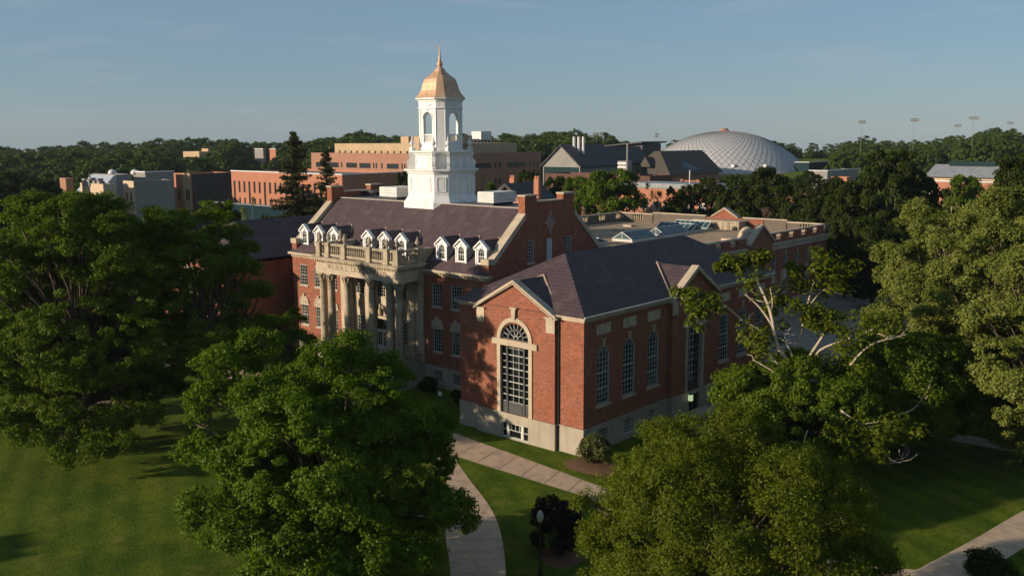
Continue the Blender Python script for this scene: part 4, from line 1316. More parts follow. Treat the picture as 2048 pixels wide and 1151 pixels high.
me_ = MB()
me_.box(bx - 4.6, RY1 - 3.4, ZK, bx + 4.6, RY1 - 0.7, ZK + 1.35)
me_.box(bx - 4.75, RY1 - 3.55, ZK + 1.35, bx + 4.75, RY1 - 0.6, ZK + 1.6)
for i in range(7):
    x = bx - 3.9 + i * 1.3
    me_.box(x - 0.18, RY1 - 3.5, ZK, x + 0.18, RY1 - 3.4, ZK + 1.35)
part(me_, 'mechanical_box', M['old_stone'], LIB)
dk = MB()
dk.add([(RX0, RY0, ZK), (RX1, RY0, ZK), (RX1, RY1, ZK), (RX0, RY1, ZK)], [(0, 1, 2, 3)])
part(dk, 'flat_roof', M['deck'], LIB)
# glass ridge skylights
def skylight(x0_, x1_, y0_, y1_, ridge, h=1.15):
    c = MB()
    zc = ZK + 0.35
    c.box(x0_, y0_, ZK, x1_, y1_, zc)
    g = MB()
    if ridge == 'y':
        xm = (x0_ + x1_) / 2
        g.add([(x0_, y0_, zc), (x1_, y0_, zc), (xm, y0_, zc + h), (x0_, y1_, zc), (x1_, y1_, zc), (xm, y1_, zc + h)], [(0, 1, 2), (5, 4, 3), (1, 4, 5, 2), (3, 0, 2, 5)])
        for yy in (y0_, y1_):
            for a, b in (((x0_, yy, zc), (xm, yy, zc + h)), ((x1_, yy, zc), (xm, yy, zc + h)), ((xm, yy, zc), (xm, yy, zc + h)), ((x0_, yy, zc), (x1_, yy, zc))):
                c.tube([a, b], [0.09, 0.09], 4)
        k = 7
        for i in range(1, k):
            yy = y0_ + (y1_ - y0_) * i / k
            for s_ in (x0_, x1_):
                c.tube([(s_, yy, zc), (xm, yy, zc + h)], [0.07, 0.07], 4)
        c.tube([(xm, y0_, zc + h), (xm, y1_, zc + h)], [0.09, 0.09], 4)
    else:
        ym = (y0_ + y1_) / 2
        g.add([(x0_, y0_, zc), (x0_, y1_, zc), (x0_, ym, zc + h), (x1_, y0_, zc), (x1_, y1_, zc), (x1_, ym, zc + h)], [(0, 1, 2), (5, 4, 3), (0, 3, 5, 2), (4, 1, 2, 5)])
        for xx in (x0_, x1_):
            for a, b in (((xx, y0_, zc), (xx, ym, zc + h)), ((xx, y1_, zc), (xx, ym, zc + h)), ((xx, y0_, zc), (xx, y1_, zc))):
                c.tube([a, b], [0.09, 0.09], 4)
        for i in range(1, 7):
            xx = x0_ + (x1_ - x0_) * i / 7
            for s_ in (y0_, y1_):
                c.tube([(xx, s_, zc), (xx, ym, zc + h)], [0.06, 0.06], 4)
        c.tube([(x0_, ym, zc + h), (x1_, ym, zc + h)], [0.09, 0.09], 4)
    o = part(c, 'skylight', M['trim'], LIB)
    part(g, 'skylight_glass', M['sky_glass'], o)
skylight(-38.2, -34.3, 58.0, 65.0, 'y')
skylight(-37.9, -34.3, 67.6, 75.0, 'y')
skylight(-42.4, -35.0, 77.4, 80.6, 'x', 1.0)
skylight(-42.6, -35.4, 83.2, 86.2, 'x', 1.0)
skylight(-41.0, -36.3, 49.5, 54.2, 'x', 0.7)
hb_ = MB()
for (x, y) in ((-50, 80), (-24, 70), (-26, 84), (-47, 72)):
    hb_.box(x - 0.9, y - 0.6, ZK, x + 0.9, y + 0.6, ZK + 0.35)
hb_.lathe(-17.4, 63.6, [(1.4, ZK), (1.4, 13.6), (1.1, 14.6), (0.6, 15.1), (0.1, 15.3)], 12)
part(hb_, 'roof_hatch', M['stone'], LIB)

# ================================================================== GROUND, PATHS, PAVING
def smooth(a, b, x):
    t = min(1.0, max(0.0, (x - a) / (b - a)))
    return t * t * (3 - 2 * t)

def terrain(x, y):
    dx, dy = x - 10.0, y - 10.0
    r = math.hypot(dx, dy)
    az = math.atan2(dx, dy)                      # more to the right = higher hill
    h = 8.5 + 6.0 * smooth(-1.15, -0.25, az)
    z = h * smooth(240, 600, r)
    if r > 900:
        z -= (r - 900) * 0.035
    return z

gm = MB()
rings = [0, 12, 25, 40, 60, 80, 105, 135, 170, 210, 245, 280, 315, 350, 390, 430, 480, 530, 580, 640, 720, 820, 940, 1060, 1180]
NA = 72
gm.v.append((10.0, 10.0, 0.0))
for r in rings[1:]:
    for k in range(NA):
        a = 2 * math.pi * k / NA
        x, y = 10 + r * math.cos(a), 10 + r * math.sin(a)
        gm.v.append((x, y, terrain(x, y)))
for k in range(NA):
    gm.f.append((0, 1 + k, 1 + (k + 1) % NA))
for j in range(len(rings) - 2):
    for k in range(NA):
        a, b = 1 + j * NA + k, 1 + j * NA + (k + 1) % NA
        gm.f.append((a, a + NA, b + NA, b))
tag(part(gm, 'lawn_ground', M['grass'], None, True), kind='structure')

def sheet(name, pts, z, mat, kind='structure', subdiv=None):
    mb = MB()
    tri = tessellate_polygon([[Vector((x, y, 0)) for x, y in pts]])
    fs = []
    for t in tri:
        a, b, c = (Vector((*pts[i], 0)) for i in t)
        fs.append(tuple(t) if (b - a).cross(c - a).z > 0 else tuple(reversed(t)))
    mb.add([(x, y, z) for x, y in pts], fs)
    o = part(mb, name, M[mat], None, fix=False)
    if kind:
        tag(o, kind=kind)
    return o

def curve_pts(p, n=8):
    """smooth line through p (Catmull-Rom)"""
    out = []
    q = [p[0]] + list(p) + [p[-1]]
    for i in range(1, len(q) - 2):
        for k in range(n):
            t = k / n
            a, b, c, d = (np.array(v, float) for v in (q[i - 1], q[i], q[i + 1], q[i + 2]))
            out.append(tuple(0.5 * (2 * b + (c - a) * t + (2 * a - 5 * b + 4 * c - d) * t * t + (3 * b - a - 3 * c + d) * t ** 3)))
    out.append(tuple(map(float, p[-1])))
    return out

def ribbon(name, left, right, z, mat, joints=0.0, jm='stain'):
    L, Rr = curve_pts(left), curve_pts(right)
    o = sheet(name, L + Rr[::-1], z, mat)
    return o

# walk along the wing, then round the corner
ribbon('path', [(-30, 0.2), (-20, -1.6), (-12.9, -2.75), (-3, -3.85), (6, -4.93), (16, -6.0), (26, -5.4), (30.6, -3.4)],
       [(-30, -5.2), (-20, -6.4), (-12.0, -7.15), (-8.5, -7.4), (0.2, -7.5), (7, -7.66), (16, -8.8), (26, -8.6), (30.6, -8.4)], 0.008, 'concrete')
# curved walk towards the viewer
ribbon('path', [(-17, -6.9), (-11.5, -8.1), (-6.6, -11.0), (-1.5, -16.0), (3.2, -20.6), (7.67, -24.6), (13.5, -31)],
       [(-8.4, -7.5), (-7.9, -8.3), (-3.66, -10.98), (1.2, -13.9), (5.15, -16.93), (10.35, -22.1), (17, -30)], 0.012, 'concrete')
ribbon('path', [(27.2, -22), (29.2, -10), (30.47, -3.6), (32.0, 4.4), (33.33, 12.38), (36.5, 28)],
       [(30.9, -22), (32.7, -10), (33.9, -1.9), (35.05, 4.97), (36.5, 12.0), (39.8, 28)], 0.016, 'concrete')
ribbon('path', [(30.8, 26.9), (22.5, 26.6), (16.7, 27.6), (10, 30), (6.5, 34)], [(34, 29.5), (22.5, 29.3), (17.2, 30.5), (12, 32.8), (9, 36)], 0.012, 'concrete')
# joints cut across the slabs
jm_ = MB()
def joint(a, b, z, wd=0.05):
    d = Vector((b[0] - a[0], b[1] - a[1]))
    n = Vector((-d.y, d.x)).normalized() * wd / 2
    jm_.add([(a[0] + n.x, a[1] + n.y, z), (b[0] + n.x, b[1] + n.y, z), (b[0] - n.x, b[1] - n.y, z), (a[0] - n.x, a[1] - n.y, z)], [(0, 1, 2, 3)])
for t in np.linspace(0, 1, 8):
    joint((-12.5 + 18.5 * t, -2.9 - 2.0 * t), (-11.6 + 18.4 * t, -7.1 - 0.5 * t), 0.018)
for t in np.linspace(0, 1, 9):
    joint((29.3 + 5.0 * t, -9.6 + 24 * t), (32.75 + 4.6 * t, -10 + 23.6 * t), 0.022)
for a, b in (((-1.5, -16.0), (1.2, -13.9)), ((3.2, -20.6), (6.3, -18.0)), ((7.4, -24.3), (10.2, -21.9)), ((-5.5, -12.0), (-3.1, -11.2))):
    joint(a, b, 0.018)
tag(part(jm_, 'path_joint', plain('joint', (0.13, 0.105, 0.08), 0.95), None, fix=False), kind='structure')
# forecourt of the side entrance
sheet('forecourt_paving', [(0.5, 13.2), (3.5, 11.0), (7.5, 13.5), (10, 20), (9.5, 34), (6, 40), (0.5, 40)], 0.006, 'asphalt')
sheet('parking_lot', [(-14.5, 37.5), (0.5, 40.5), (4, 44), (10, 60), (13.5, 78), (13, 94), (2, 99), (-9, 101), (-20, 104), (-27, 101), (-15.6, 91), (-15.3, 60)], 0.01, 'asphalt')
sheet('road', [(-60, 112), (-27, 108.5), (-8, 104.5), (14, 99.5), (40, 92), (90, 76), (90, 83), (40, 98.5), (14, 106), (-8, 111), (-27, 115), (-60, 119)], 0.012, 'concrete')
sheet('road', [(20.5, 52), (60, 70), (62, 66), (24, 46)], 0.012, 'asphalt')
ribbon('path', [(-76, -22), (-70, -14), (-66, -8.5), (-60, -4.2), (-50, -1.5), (-38, 0.5)], [(-72, -24), (-67, -17), (-63, -11.5), (-58, -7.8), (-50, -5.4), (-30, -4.2)], 0.008, 'concrete')
kb = MB()
def kerb(pts):
    for (xa_, ya_), (xb_, yb_) in zip(pts, pts[1:]):
        d = Vector((xb_ - xa_, yb_ - ya_))
        n = Vector((-d.y, d.x)).normalized() * 0.11
        P = [(xa_ + n.x, ya_ + n.y), (xb_ + n.x, yb_ + n.y), (xb_ - n.x, yb_ - n.y), (xa_ - n.x, ya_ - n.y)]
        kb.add([(x, y, -0.1) for x, y in P] + [(x, y, 0.14) for x, y in P], [(4, 5, 6, 7), (0, 1, 5, 4), (1, 2, 6, 5), (2, 3, 7, 6), (3, 0, 4, 7)])
kerb([(0.5, 40.7), (4, 44), (10, 60), (13.5, 78), (13, 94), (2, 99), (-9, 101), (-20, 104), (-27, 101)])
kerb([(-15, 76), (-7.5, 79), (-5.5, 86), (-10, 92), (-15, 91)])
tag(part(kb, 'kerb', M['stone_base'], None), kind='structure')
sheet('planting_island', [(-9, 68), (-5.5, 68.5), (-4.2, 71), (-5.8, 73.2), (-9.2, 73)], 0.02, 'grass')
mk = MB()
for i in range(7):
    x, y = 3.0 + 1.3 * i * 0.25, 62 + i * 2.9
    mk.add([(x, y, 0.016), (x + 4.6, y - 1.6, 0.016), (x + 4.66, y - 1.48, 0.016), (x + 0.06, y + 0.12, 0.016)], [(0, 1, 2, 3)])
tag(part(mk, 'parking_line', M['bg_white'], None, fix=False), kind='structure')
# mulch beds
def bed(cx, cy, rx, ry, rz, name='mulch_bed'):
    m_ = MB()
    n, rr = 28, random.Random(int(cx * 7 + cy))
    V = [(cx, cy, rz)]
    for ring, hh in ((0.45, 0.8), (0.8, 0.4), (1.0, 0.0)):
        for k in range(n):
            a = 2 * math.pi * k / n
            q = ring * (1 + 0.07 * math.sin(3 * a + cx) + rr.uniform(-0.03, 0.03))
            V.append((cx + rx * q * math.cos(a), cy + ry * q * math.sin(a), rz * hh + rr.uniform(-0.02, 0.03) * (hh > 0) + 0.004))
    fs = [(0, 1 + k, 1 + (k + 1) % n) for k in range(n)]
    for j in range(2):
        for k in range(n):
            a, b = 1 + j * n + k, 1 + j * n + (k + 1) % n
            fs.append((a, a + n, b + n, b))
    m_.add(V, fs)
    return tag(part(m_, name, M['mulch'], None, True), kind='structure')
bed(2.4, -1.3, 3.0, 2.1, 0.22)
bed(11.4, -17.6, 1.6, 1.4, 0.15)

# side entrance: landing, steps and lattice wing wall
se = tag(empty('entrance_stair', (1.9, 18.7, 0)), 'grey stone landing with lattice parapet at the side entrance below the great window', 'stair')
s_ = MB()
for i in range(3):
    s_.box(-1.4, -2.6 - 0.0, -0.02, 1.4 + 0.4 * i, 2.6, 0.42 - 0.14 * i)
part(s_, 'landing', M['stone_base'], se)
s_ = MB()
for (x0_, y0_, x1_, y1_) in ((1.9, -1.4, 2.2, 3.9), (-1.0, 3.6, 1.9, 3.9)):
    s_.box(x0_, y0_, -0.05, x1_, y1_, 0.35)
    s_.box(x0_ - 0.05, y0_ - 0.05, 1.12, x1_ + 0.05, y1_ + 0.05, 1.28)
s_.box(1.8, -2.0, -0.05, 2.35, -1.4, 1.4)
s_.box(1.85, 3.55, -0.05, 2.3, 4.0, 1.4)
for k in range(5):
    y = -1.3 + k * 1.02
    for sg in (0, 1):
        y0_, y1_ = (y, y + 0.95) if sg else (y + 0.95, y)
        s_.tube([(2.05, y0_, 0.35), (2.05, y1_, 1.12)], [0.07, 0.07], 4)
part(s_, 'lattice_parapet', M['stone_base'], se)
s_ = MB()
s_.tube([(-0.2, -2.9, 0.0), (-0.2, -2.9, 0.95), (1.9, -4.2, 0.95), (1.9, -4.2, 0)], [0.03] * 4, 6)
part(s_, 'handrail', M['dark_metal'], se)

# ================================================================== LAMP POSTS
def globe_lamp(x, y, label, h=4.75):
    L_ = tag(empty('street_lamp', (x, y, 0)), label, 'street lamp')
    p = MB()
    p.lathe(0, 0, [(0.2, 0), (0.2, 0.12), (0.14, 0.3), (0.12, 0.75), (0.075, 0.85), (0.06, 1.2), (0.05, h - 1.0), (0.085, h - 0.95), (0.13, h - 0.82), (0.13, h - 0.78)], 10)
    part(p, 'post', M['black_metal'], L_)
    g = MB()
    g.lathe(0, 0, [(0.13, h - 0.78), (0.2, h - 0.62), (0.235, h - 0.42), (0.21, h - 0.25), (0.13, h - 0.14)], 14)
    part(g, 'globe', M['lamp_globe'], L_, True)
    c = MB()
    c.lathe(0, 0, [(0.15, h - 0.14), (0.15, h - 0.1), (0.1, h - 0.06), (0.06, h), (0.02, h + 0.05)], 10)
    part(c, 'cap', M['lamp_globe'], L_)
    return L_
globe_lamp(12.35, -20.95, 'black lamp post with a pale acorn globe beside the dark purple-leaved bush')
globe_lamp(-18.5, 106.2, 'dark lamp post standing by the road beyond the parking lot')

# ================================================================== TREES
def leaf_arrays(rng, C, rad, per, L, W, out_c, flat=0.75, up=0.5, droop=0.0):
    """per leaves round each clump centre C (n,3) of radius rad (n,) -> quad corners (n*per,4,3)"""
    n = len(C)
    d = rng.normal(size=(n, per, 3))
    d /= np.linalg.norm(d, axis=2, keepdims=True) + 1e-9
    rr = rad[:, None, None] * (0.35 + 0.65 * rng.random((n, per, 1)) ** 0.6)
    off = d * rr
    off[..., 2] *= flat
    P = C[:, None, :] + off
    if droop:
        P[..., 2] -= droop * (off[..., 0] ** 2 + off[..., 1] ** 2)
    o = P - out_c
    o /= np.linalg.norm(o, axis=2, keepdims=True) + 1e-9
    N = 0.55 * d + 0.45 * o + 0.55 * rng.normal(size=d.shape)
    N[..., 2] += up
    N /= np.linalg.norm(N, axis=2, keepdims=True) + 1e-9
    A = np.cross(N, rng.normal(size=d.shape))
    A /= np.linalg.norm(A, axis=2, keepdims=True) + 1e-9
    B = np.cross(N, A)
    s = (0.65 + 0.7 * rng.random((n, per, 1)))
    l, w_ = L * s, W * s
    q = np.stack([P - A * l * .5, P + B * w_ * .5 + N * w_ * .18 - A * l * .08, P + A * l * .5, P - B * w_ * .5 + N * w_ * .18 - A * l * .08], axis=2)
    return q.reshape(-1, 4, 3)

def quads_mesh(name, q, mat):
    n = len(q)
    me = bpy.data.meshes.new(name)
    me.vertices.add(n * 4)
    me.vertices.foreach_set('co', q.astype(np.float32).ravel())
    me.loops.add(n * 4)
    me.loops.foreach_set('vertex_index', np.arange(n * 4, dtype=np.int32))
    me.polygons.add(n)
    me.polygons.foreach_set('loop_start', np.arange(0, n * 4, 4, dtype=np.int32))
    me.materials.append(mat)
    me.update(calc_edges=True)
    return me

def tree_meshes(seed, Ht, Rd, zlow, leaf, n_lobes=22, n_clumps=700, per=55, L=0.34, W=0.22, clump=(0.6, 1.15), trunk_r=0.45,
                fork=0.3, lobe=(0.26, 0.42), wood='bark', flat=0.7, up=0.15, droop=0.0, squash=1.0, lean=(0, 0), twig=10, core=0.35, power=2.4, lobes_at=None, sep=0.55, shell=0):
    rng = np.random.default_rng(seed)
    hc, hh = (Ht + zlow) / 2, (Ht - zlow) / 2
    lobes = []
    tries = 0
    while len(lobes) < n_lobes and tries < 4000:
        tries += 1
        v = rng.uniform(-1, 1, 3)
        rr_ = (abs(v[0]) ** power + abs(v[1]) ** power + abs(v[2]) ** power) ** (1 / power)
        if rr_ > 1 or rr_ < core:
            continue
        r = Rd * rng.uniform(*lobe)
        c = np.array([v[0] * (Rd - r * .75), v[1] * (Rd - r * .75), hc + v[2] * (hh - r * .7)])
        c[:2] += np.array(lean) * (c[2] / Ht)
        if any(np.linalg.norm(c - c2) < sep * (r + r2) for c2, r2 in lobes):
            continue
        lobes.append((c, r))
    if lobes_at:
        lobes += [(np.array(c, float), r) for c, r in lobes_at]
    cen = np.array([lean[0] * .5, lean[1] * .5, hc - hh * 0.25])
    wts = np.array([r ** 2 for c, r in lobes])
    wts = wts / wts.sum()
    Cs, Rs, idx = [], [], []
    for i, (c, r) in enumerate(lobes):
        k = max(4, int(n_clumps * wts[i]))
        o = c - cen
        o = o / (np.linalg.norm(o) + 1e-9)
        for _ in range(k):
            d = rng.normal(size=3) + 0.75 * o + np.array([0, 0, 0.3])
            d /= np.linalg.norm(d)
            p = c + d * r * np.array([1, 1, 0.8 * squash]) * rng.uniform(0.72, 1.08)
            if any(np.linalg.norm(p - c2) < 0.62 * r2 for c2, r2 in lobes):
                if rng.random() < 0.75:
                    continue
            Cs.append(p)
            Rs.append(rng.uniform(*clump))
            idx.append(i)
    for _ in range(shell):                       # small sprays over the whole outline, thinner in some places
        v = rng.normal(size=3)
        v /= (abs(v[0]) ** power + abs(v[1]) ** power + abs(v[2]) ** power) ** (1 / power)
        a, b = math.atan2(v[1], v[0]), v[2]
        m = 0.5 + 0.25 * math.sin(3.3 * a + seed + 2.2 * b) + 0.25 * math.sin(5.1 * b - 2.0 * a + 2 * seed)
        if rng.random() > 0.35 + 0.65 * m:
            continue
        f = (0.68 + 0.24 * m) * rng.uniform(0.9, 1.08)
        z = hc + v[2] * hh * f
        Cs.append(np.array([v[0] * Rd * f + lean[0] * z / Ht, v[1] * Rd * f + lean[1] * z / Ht, max(z, 0.5)]))
        Rs.append(rng.uniform(*clump) * 0.85)
        idx.append(-1)
    C, Rr = np.array(Cs), np.array(Rs)
    q = leaf_arrays(rng, C, Rr, per, L, W, cen, flat, up, droop)
    crown = quads_mesh('crown', q, M[leaf])
    t = MB()
    zf = Ht * fork
    base = Vector((0, 0, -0.4))
    t.tube([(0, 0, -0.4), (0, 0, 0.35), (lean[0] * .1, lean[1] * .1, zf * .5), (lean[0] * .3, lean[1] * .3, zf), (lean[0] * .6, lean[1] * .6, Ht * 0.62)],
           [trunk_r * 1.5, trunk_r * 1.12, trunk_r, trunk_r * .85, trunk_r * .3], 9)
    for i, (c, r) in enumerate(lobes):
        z0 = min(c[2] - r * .3, zf * rng.uniform(0.75, 1.0) + max(0.0, (c[2] - zf)) * rng.uniform(0.05, 0.35))
        z0 = max(z0, zf * 0.45)
        f = z0 / Ht
        s = np.array([lean[0] * f, lean[1] * f, z0])
        e = np.array(c)
        m1 = s + (e - s) * 0.35 + np.array([0, 0, 0.10 * np.linalg.norm(e - s)]) + rng.normal(size=3) * 0.25
        m2 = s + (e - s) * 0.7 + np.array([0, 0, 0.06 * np.linalg.norm(e - s)]) + rng.normal(size=3) * 0.3
        br = trunk_r * rng.uniform(0.26, 0.42)
        t.tube([tuple(s), tuple(m1), tuple(m2), tuple(e)], [br, br * .75, br * .5, br * .3], 6)
        mine = [j for j in range(len(Cs)) if idx[j] == i]
        for j in (rng.choice(mine, min(twig, len(mine)), replace=False) if mine and twig else []):
            p = Cs[j]
            mid = (e * .5 + p * .5) + rng.normal(size=3) * 0.2
            t.tube([tuple(e * .75 + m2 * .25), tuple(mid), tuple(p)], [br * .3, br * .2, 0.02], 4)
    trunk = t.mesh('trunk', M[wood], True)
    return trunk, crown

def place_tree(name, meshes, loc, label, group=None, rz=0.0, sc=(1, 1, 1), cat='tree'):
    o = tag(empty(name, loc, rz), label, cat, group)
    o.scale = sc
    mesh_obj('trunk', meshes[0], o)
    mesh_obj('crown', meshes[1], o)
    return o

def at(px, py, depth):
    """world point seen at photograph pixel (px,py), depth metres in front of the camera"""
    q = FW + RT * ((px - 1024) / FPX) - UP * ((py - 575.5) / FPX)
    return CAM + q * depth

def ground_at(px, depth):
    """ground point below the view ray of column px at that depth"""
    q = FW + RT * ((px - 1024) / FPX)
    p = CAM + q * depth
    return float(p[0]), float(p[1]), terrain(p[0], p[1])

# ---- near trees
# centre maple in front of the portico
MB_ = np.array((2.3, -29.9, 0))
def side(px, py, depth, r):
    return (tuple(at(px, py, depth) - MB_), r)
place_tree('maple_tree', tree_meshes(11, 15.6, 7.7, -0.3, 'leaf_maple', 130, 2700, 105, 0.185, 0.135, (0.38, 0.85), 0.42, 0.16, (0.10, 0.22), up=0.2, twig=4, squash=0.8, flat=0.65, core=0.2, power=2.5, sep=0.44, shell=850,
           lobes_at=[side(455, 730, 62, 1.9), side(430, 800, 61, 1.6), side(520, 690, 63, 1.5), side(700, 700, 60, 1.5), side(640, 715, 58, 1.2), side(770, 760, 61, 1.6), side(860, 850, 60, 1.5), side(895, 1010, 57, 1.4), side(920, 1040, 57, 0.9), side(415, 900, 58, 1.5),
                     side(405, 1010, 56, 1.3), side(470, 1060, 55, 1.6), side(560, 1090, 54, 1.7), side(640, 1130, 54, 1.6), side(740, 1110, 55, 1.7), side(830, 1110, 56, 1.5), side(395, 1045, 55, 0.8), side(395, 850, 60, 0.8)]),
           (2.3, -29.9, 0), 'broad leafy maple with bright green leaf clumps in the centre foreground lawn')
# big trees on the left
OAK = dict(sep=0.46, squash=0.75, flat=0.65, twig=3, power=2.6)
place_tree('oak_tree', tree_meshes(23, 24.8, 10.2, 0.4, 'leaf_oak', 110, 2500, 100, 0.225, 0.16, (0.45, 0.95), 0.6, 0.2, (0.11, 0.23), lobes_at=[((7.0, -1.5, 4.2), 1.9), ((8.6, -3.2, 2.9), 1.5), ((4.6, -4.4, 3.6), 1.8), ((6.6, -4.9, 2.3), 1.3), ((2.0, -6.2, 4.0), 1.8), ((9.6, -1.0, 3.4), 1.3), ((8.2, 1.0, 5.0), 1.6)], shell=900, **OAK),
           (-35.8, -28.6, 0), 'large dark oak with low drooping boughs over the left lawn')
place_tree('oak_tree', tree_meshes(24, 24.6, 6.3, 3.0, 'leaf_oak', 42, 640, 95, 0.225, 0.16, (0.45, 0.95), 0.45, 0.22, (0.13, 0.25), shell=90, **OAK),
           (-31.6, -18.9, 0), 'narrow tall oak right of the big left oak, before the left wing')
place_tree('oak_tree', tree_meshes(29, 20.8, 4.5, 3.0, 'leaf_oak', 44, 700, 80, 0.24, 0.165, (0.45, 0.95), 0.4, 0.22, (0.14, 0.28), **OAK),
           (-37.7, -11.8, 0), 'shaded oak whose edge covers the side wall of the left wing')
oakD = tree_meshes(25, 24.0, 8.2, 0.6, 'leaf_oak', 64, 1350, 90, 0.25, 0.17, (0.55, 1.1), 0.5, 0.25, (0.14, 0.28), **OAK)
place_tree('oak_tree', oakD, (-45.4, -25.0, 0), 'tall oak behind the big left oak')
place_tree('oak_tree', oakD, (-56.5, -29.8, 0), 'dense oak cut by the left edge of the photo', rz=2.0, sc=(0.85, 0.85, 0.78))
place_tree('oak_tree', tree_meshes(26, 7.5, 4.0, 1.0, 'leaf_dark', 22, 420, 60, 0.34, 0.22, (0.5, 1.0), 0.4, 0.3, (0.2, 0.34), lean=(2.5, 0.5)),
           (-66.0, -14.5, 0), 'small leaning dark tree beside the paved walk left of the library')
place_tree('dogwood_tree', tree_meshes(27, 8.8, 3.3, 1.2, 'leaf_oak', 26, 330, 60, 0.2, 0.13, (0.3, 0.7), 0.16, 0.3, (0.14, 0.26)),
           (-43.5, -1.0, 0), 'small airy tree against the left end of the portico')
# honey locust bottom right
place_tree('locust_tree', tree_meshes(31, 14.9, 8.3, 0.2, 'leaf_locust', 110, 2700, 115, 0.18, 0.058, (0.34, 0.75), 0.4, 0.16, (0.10, 0.21), up=0.12, droop=0.5, flat=0.85, twig=3, squash=0.85, power=2.2, shell=1500),
           (27.4, -24.2, 0), 'feathery yellow-green locust filling the lower right foreground')
# damaged tree with bare pale limbs
def broken_tree():
    lob = []
    tm, cm = tree_meshes(41, 10.6, 7.7, 0.4, 'leaf_oak', 70, 1500, 95, 0.215, 0.15, (0.4, 0.9), 0.5, 0.3, (0.11, 0.24), wood='bark', squash=0.8, twig=3, shell=350)
    o = place_tree('broken_tree', (tm, cm), (16.2, 9.3, 0), 'storm-damaged tree with bare pale limbs rising above its dark crown')
    base = np.array([16.2, 9.3, 0])
    t = MB()
    rng = np.random.default_rng(5)
    tufts = []
    def limb(pix, depth, r0, r1, kids=2):
        pts = [tuple(at(x, y, d) - base) for (x, y), d in zip(pix, depth)]
        pts = curve_pts(pts, 4)
        k = len(pts)
        rad = [0.6 * (r0 + (r1 - r0) * i / (k - 1)) for i in range(k)]
        t.tube(pts, rad, 7)
        for _ in range(kids):
            i = int(k * rng.uniform(0.45, 0.95))
            p = np.array(pts[min(i, k - 1)])
            d = rng.normal(size=3) * np.array([1, 1, 0.5]) + np.array([0, 0, 0.5])
            d /= np.linalg.norm(d)
            l = rng.uniform(0.8, 1.8)
            t.tube([tuple(p), tuple(p + d * l * .5 + rng.normal(size=3) * .12), tuple(p + d * l)], [rad[min(i, k - 1)] * .55, r1 * .6, 0.02], 5)
        return pts[-1]
    D = 80
    root = (1612, 800)
    limb([(1612, 830), (1590, 745), (1555, 690), (1540, 620), (1515, 560), (1505, 525)], [D] * 6, 0.42, 0.09, 5)
    limb([(1548, 655), (1520, 615), (1490, 588)], [D] * 3, 0.2, 0.07, 2)
    limb([(1540, 630), (1545, 605), (1540, 575)], [D] * 3, 0.13, 0.05, 1)
    limb([(1535, 610), (1560, 575), (1562, 540)], [D + 1] * 3, 0.12, 0.05, 1)
    limb([(1598, 770), (1590, 720), (1608, 640), (1620, 590), (1628, 565)], [D + 1] * 5, 0.3, 0.07, 4)
    limb([(1612, 620), (1640, 585), (1660, 575)], [D + 1] * 3, 0.12, 0.05, 2)
    limb([(1600, 740), (1640, 680), (1665, 640)], [D] * 3, 0.26, 0.1, 2)
    limb([(1612, 740), (1640, 700), (1690, 680), (1735, 662), (1790, 640)], [D, D, D - 1, D - 2, D - 3], 0.22, 0.06, 3)
    limb([(1590, 720), (1575, 690), (1570, 670), (1582, 655)], [D] * 4, 0.15, 0.03, 2)
    limb([(1480, 636), (1440, 605), (1400, 598), (1362, 596)], [D] * 4, 0.16, 0.05, 2)
    limb([(1548, 690), (1520, 660), (1480, 636)], [D] * 3, 0.2, 0.15, 1)
    limb([(1570, 745), (1530, 700), (1495, 678)], [D] * 3, 0.18, 0.06, 2)
    limb([(1560, 750), (1535, 735), (1505, 718)], [D - 1] * 3, 0.16, 0.06, 2)
    limb([(1700, 730), (1740, 690), (1800, 672), (1812, 668)], [D - 3] * 4, 0.16, 0.06, 4)
    limb([(1682, 820), (1710, 840), (1725, 850), (1738, 862)], [D - 6] * 4, 0.14, 0.07, 3)
    limb([(1735, 890), (1770, 910), (1800, 925), (1806, 905)], [D - 8] * 4, 0.11, 0.03, 6)
    limb([(1615, 860), (1608, 890), (1625, 915)], [D - 7] * 3, 0.08, 0.02, 3)
    limb([(1790, 830), (1825, 818), (1850, 790)], [D - 2] * 3, 0.13, 0.05, 2)
    part(t, 'bare_limb', M['pale_bark'], o, True)
    # tufts of leaves left at the limb ends
    T_ = []
    for px_, py_, d, r in ((1450, 525, D, 1.0), (1470, 530, D, 0.8), (1435, 535, D, .7), (1498, 545, D, 1.5), (1505, 520, D, 1.1), (1518, 510, D, 1.0), (1380, 600, D, 1.3), (1362, 590, D, 1.0), (1410, 612, D, 1.5), (1435, 598, D, 1.1),
                           (1398, 640, D, .8), (1540, 600, D + 1, 1.2), (1560, 598, D + 1, .9), (1605, 560, D + 1, 1.4), (1630, 540, D + 1, 1.3), (1655, 555, D + 1, 1.7), (1680, 545, D + 1, 1.3), (1640, 530, D + 1, 1.0), (1665, 575, D + 1, 1.4),
                           (1600, 610, D, 1.1), (1660, 620, D, 1.3), (1645, 645, D, 1.2), (1620, 640, D, .9), (1590, 545, D + 1, .9), (1490, 660, D, 1.6), (1515, 690, D, 1.5), (1720, 670, D - 2, 1.5), (1745, 645, D - 3, 1.2), (1780, 650, D - 3, 1.2),
                           (1680, 660, D - 1, 1.3), (1650, 720, D, 1.6), (1700, 700, D - 2, 1.5), (1560, 650, D + 1, 1.2), (1780, 850, D - 7, 1.6), (1750, 880, D - 8, 1.4), (1800, 860, D - 7, 1.2), (1715, 880, D - 8, 1.6), (1725, 915, D - 8, 1.5)):
        for _ in range(5):
            T_.append((at(px_, py_, d) - base + rng.normal(size=3) * r * .42, r * 0.62))
    C = np.array([a for a, b in T_])
    Rr = np.array([b for a, b in T_])
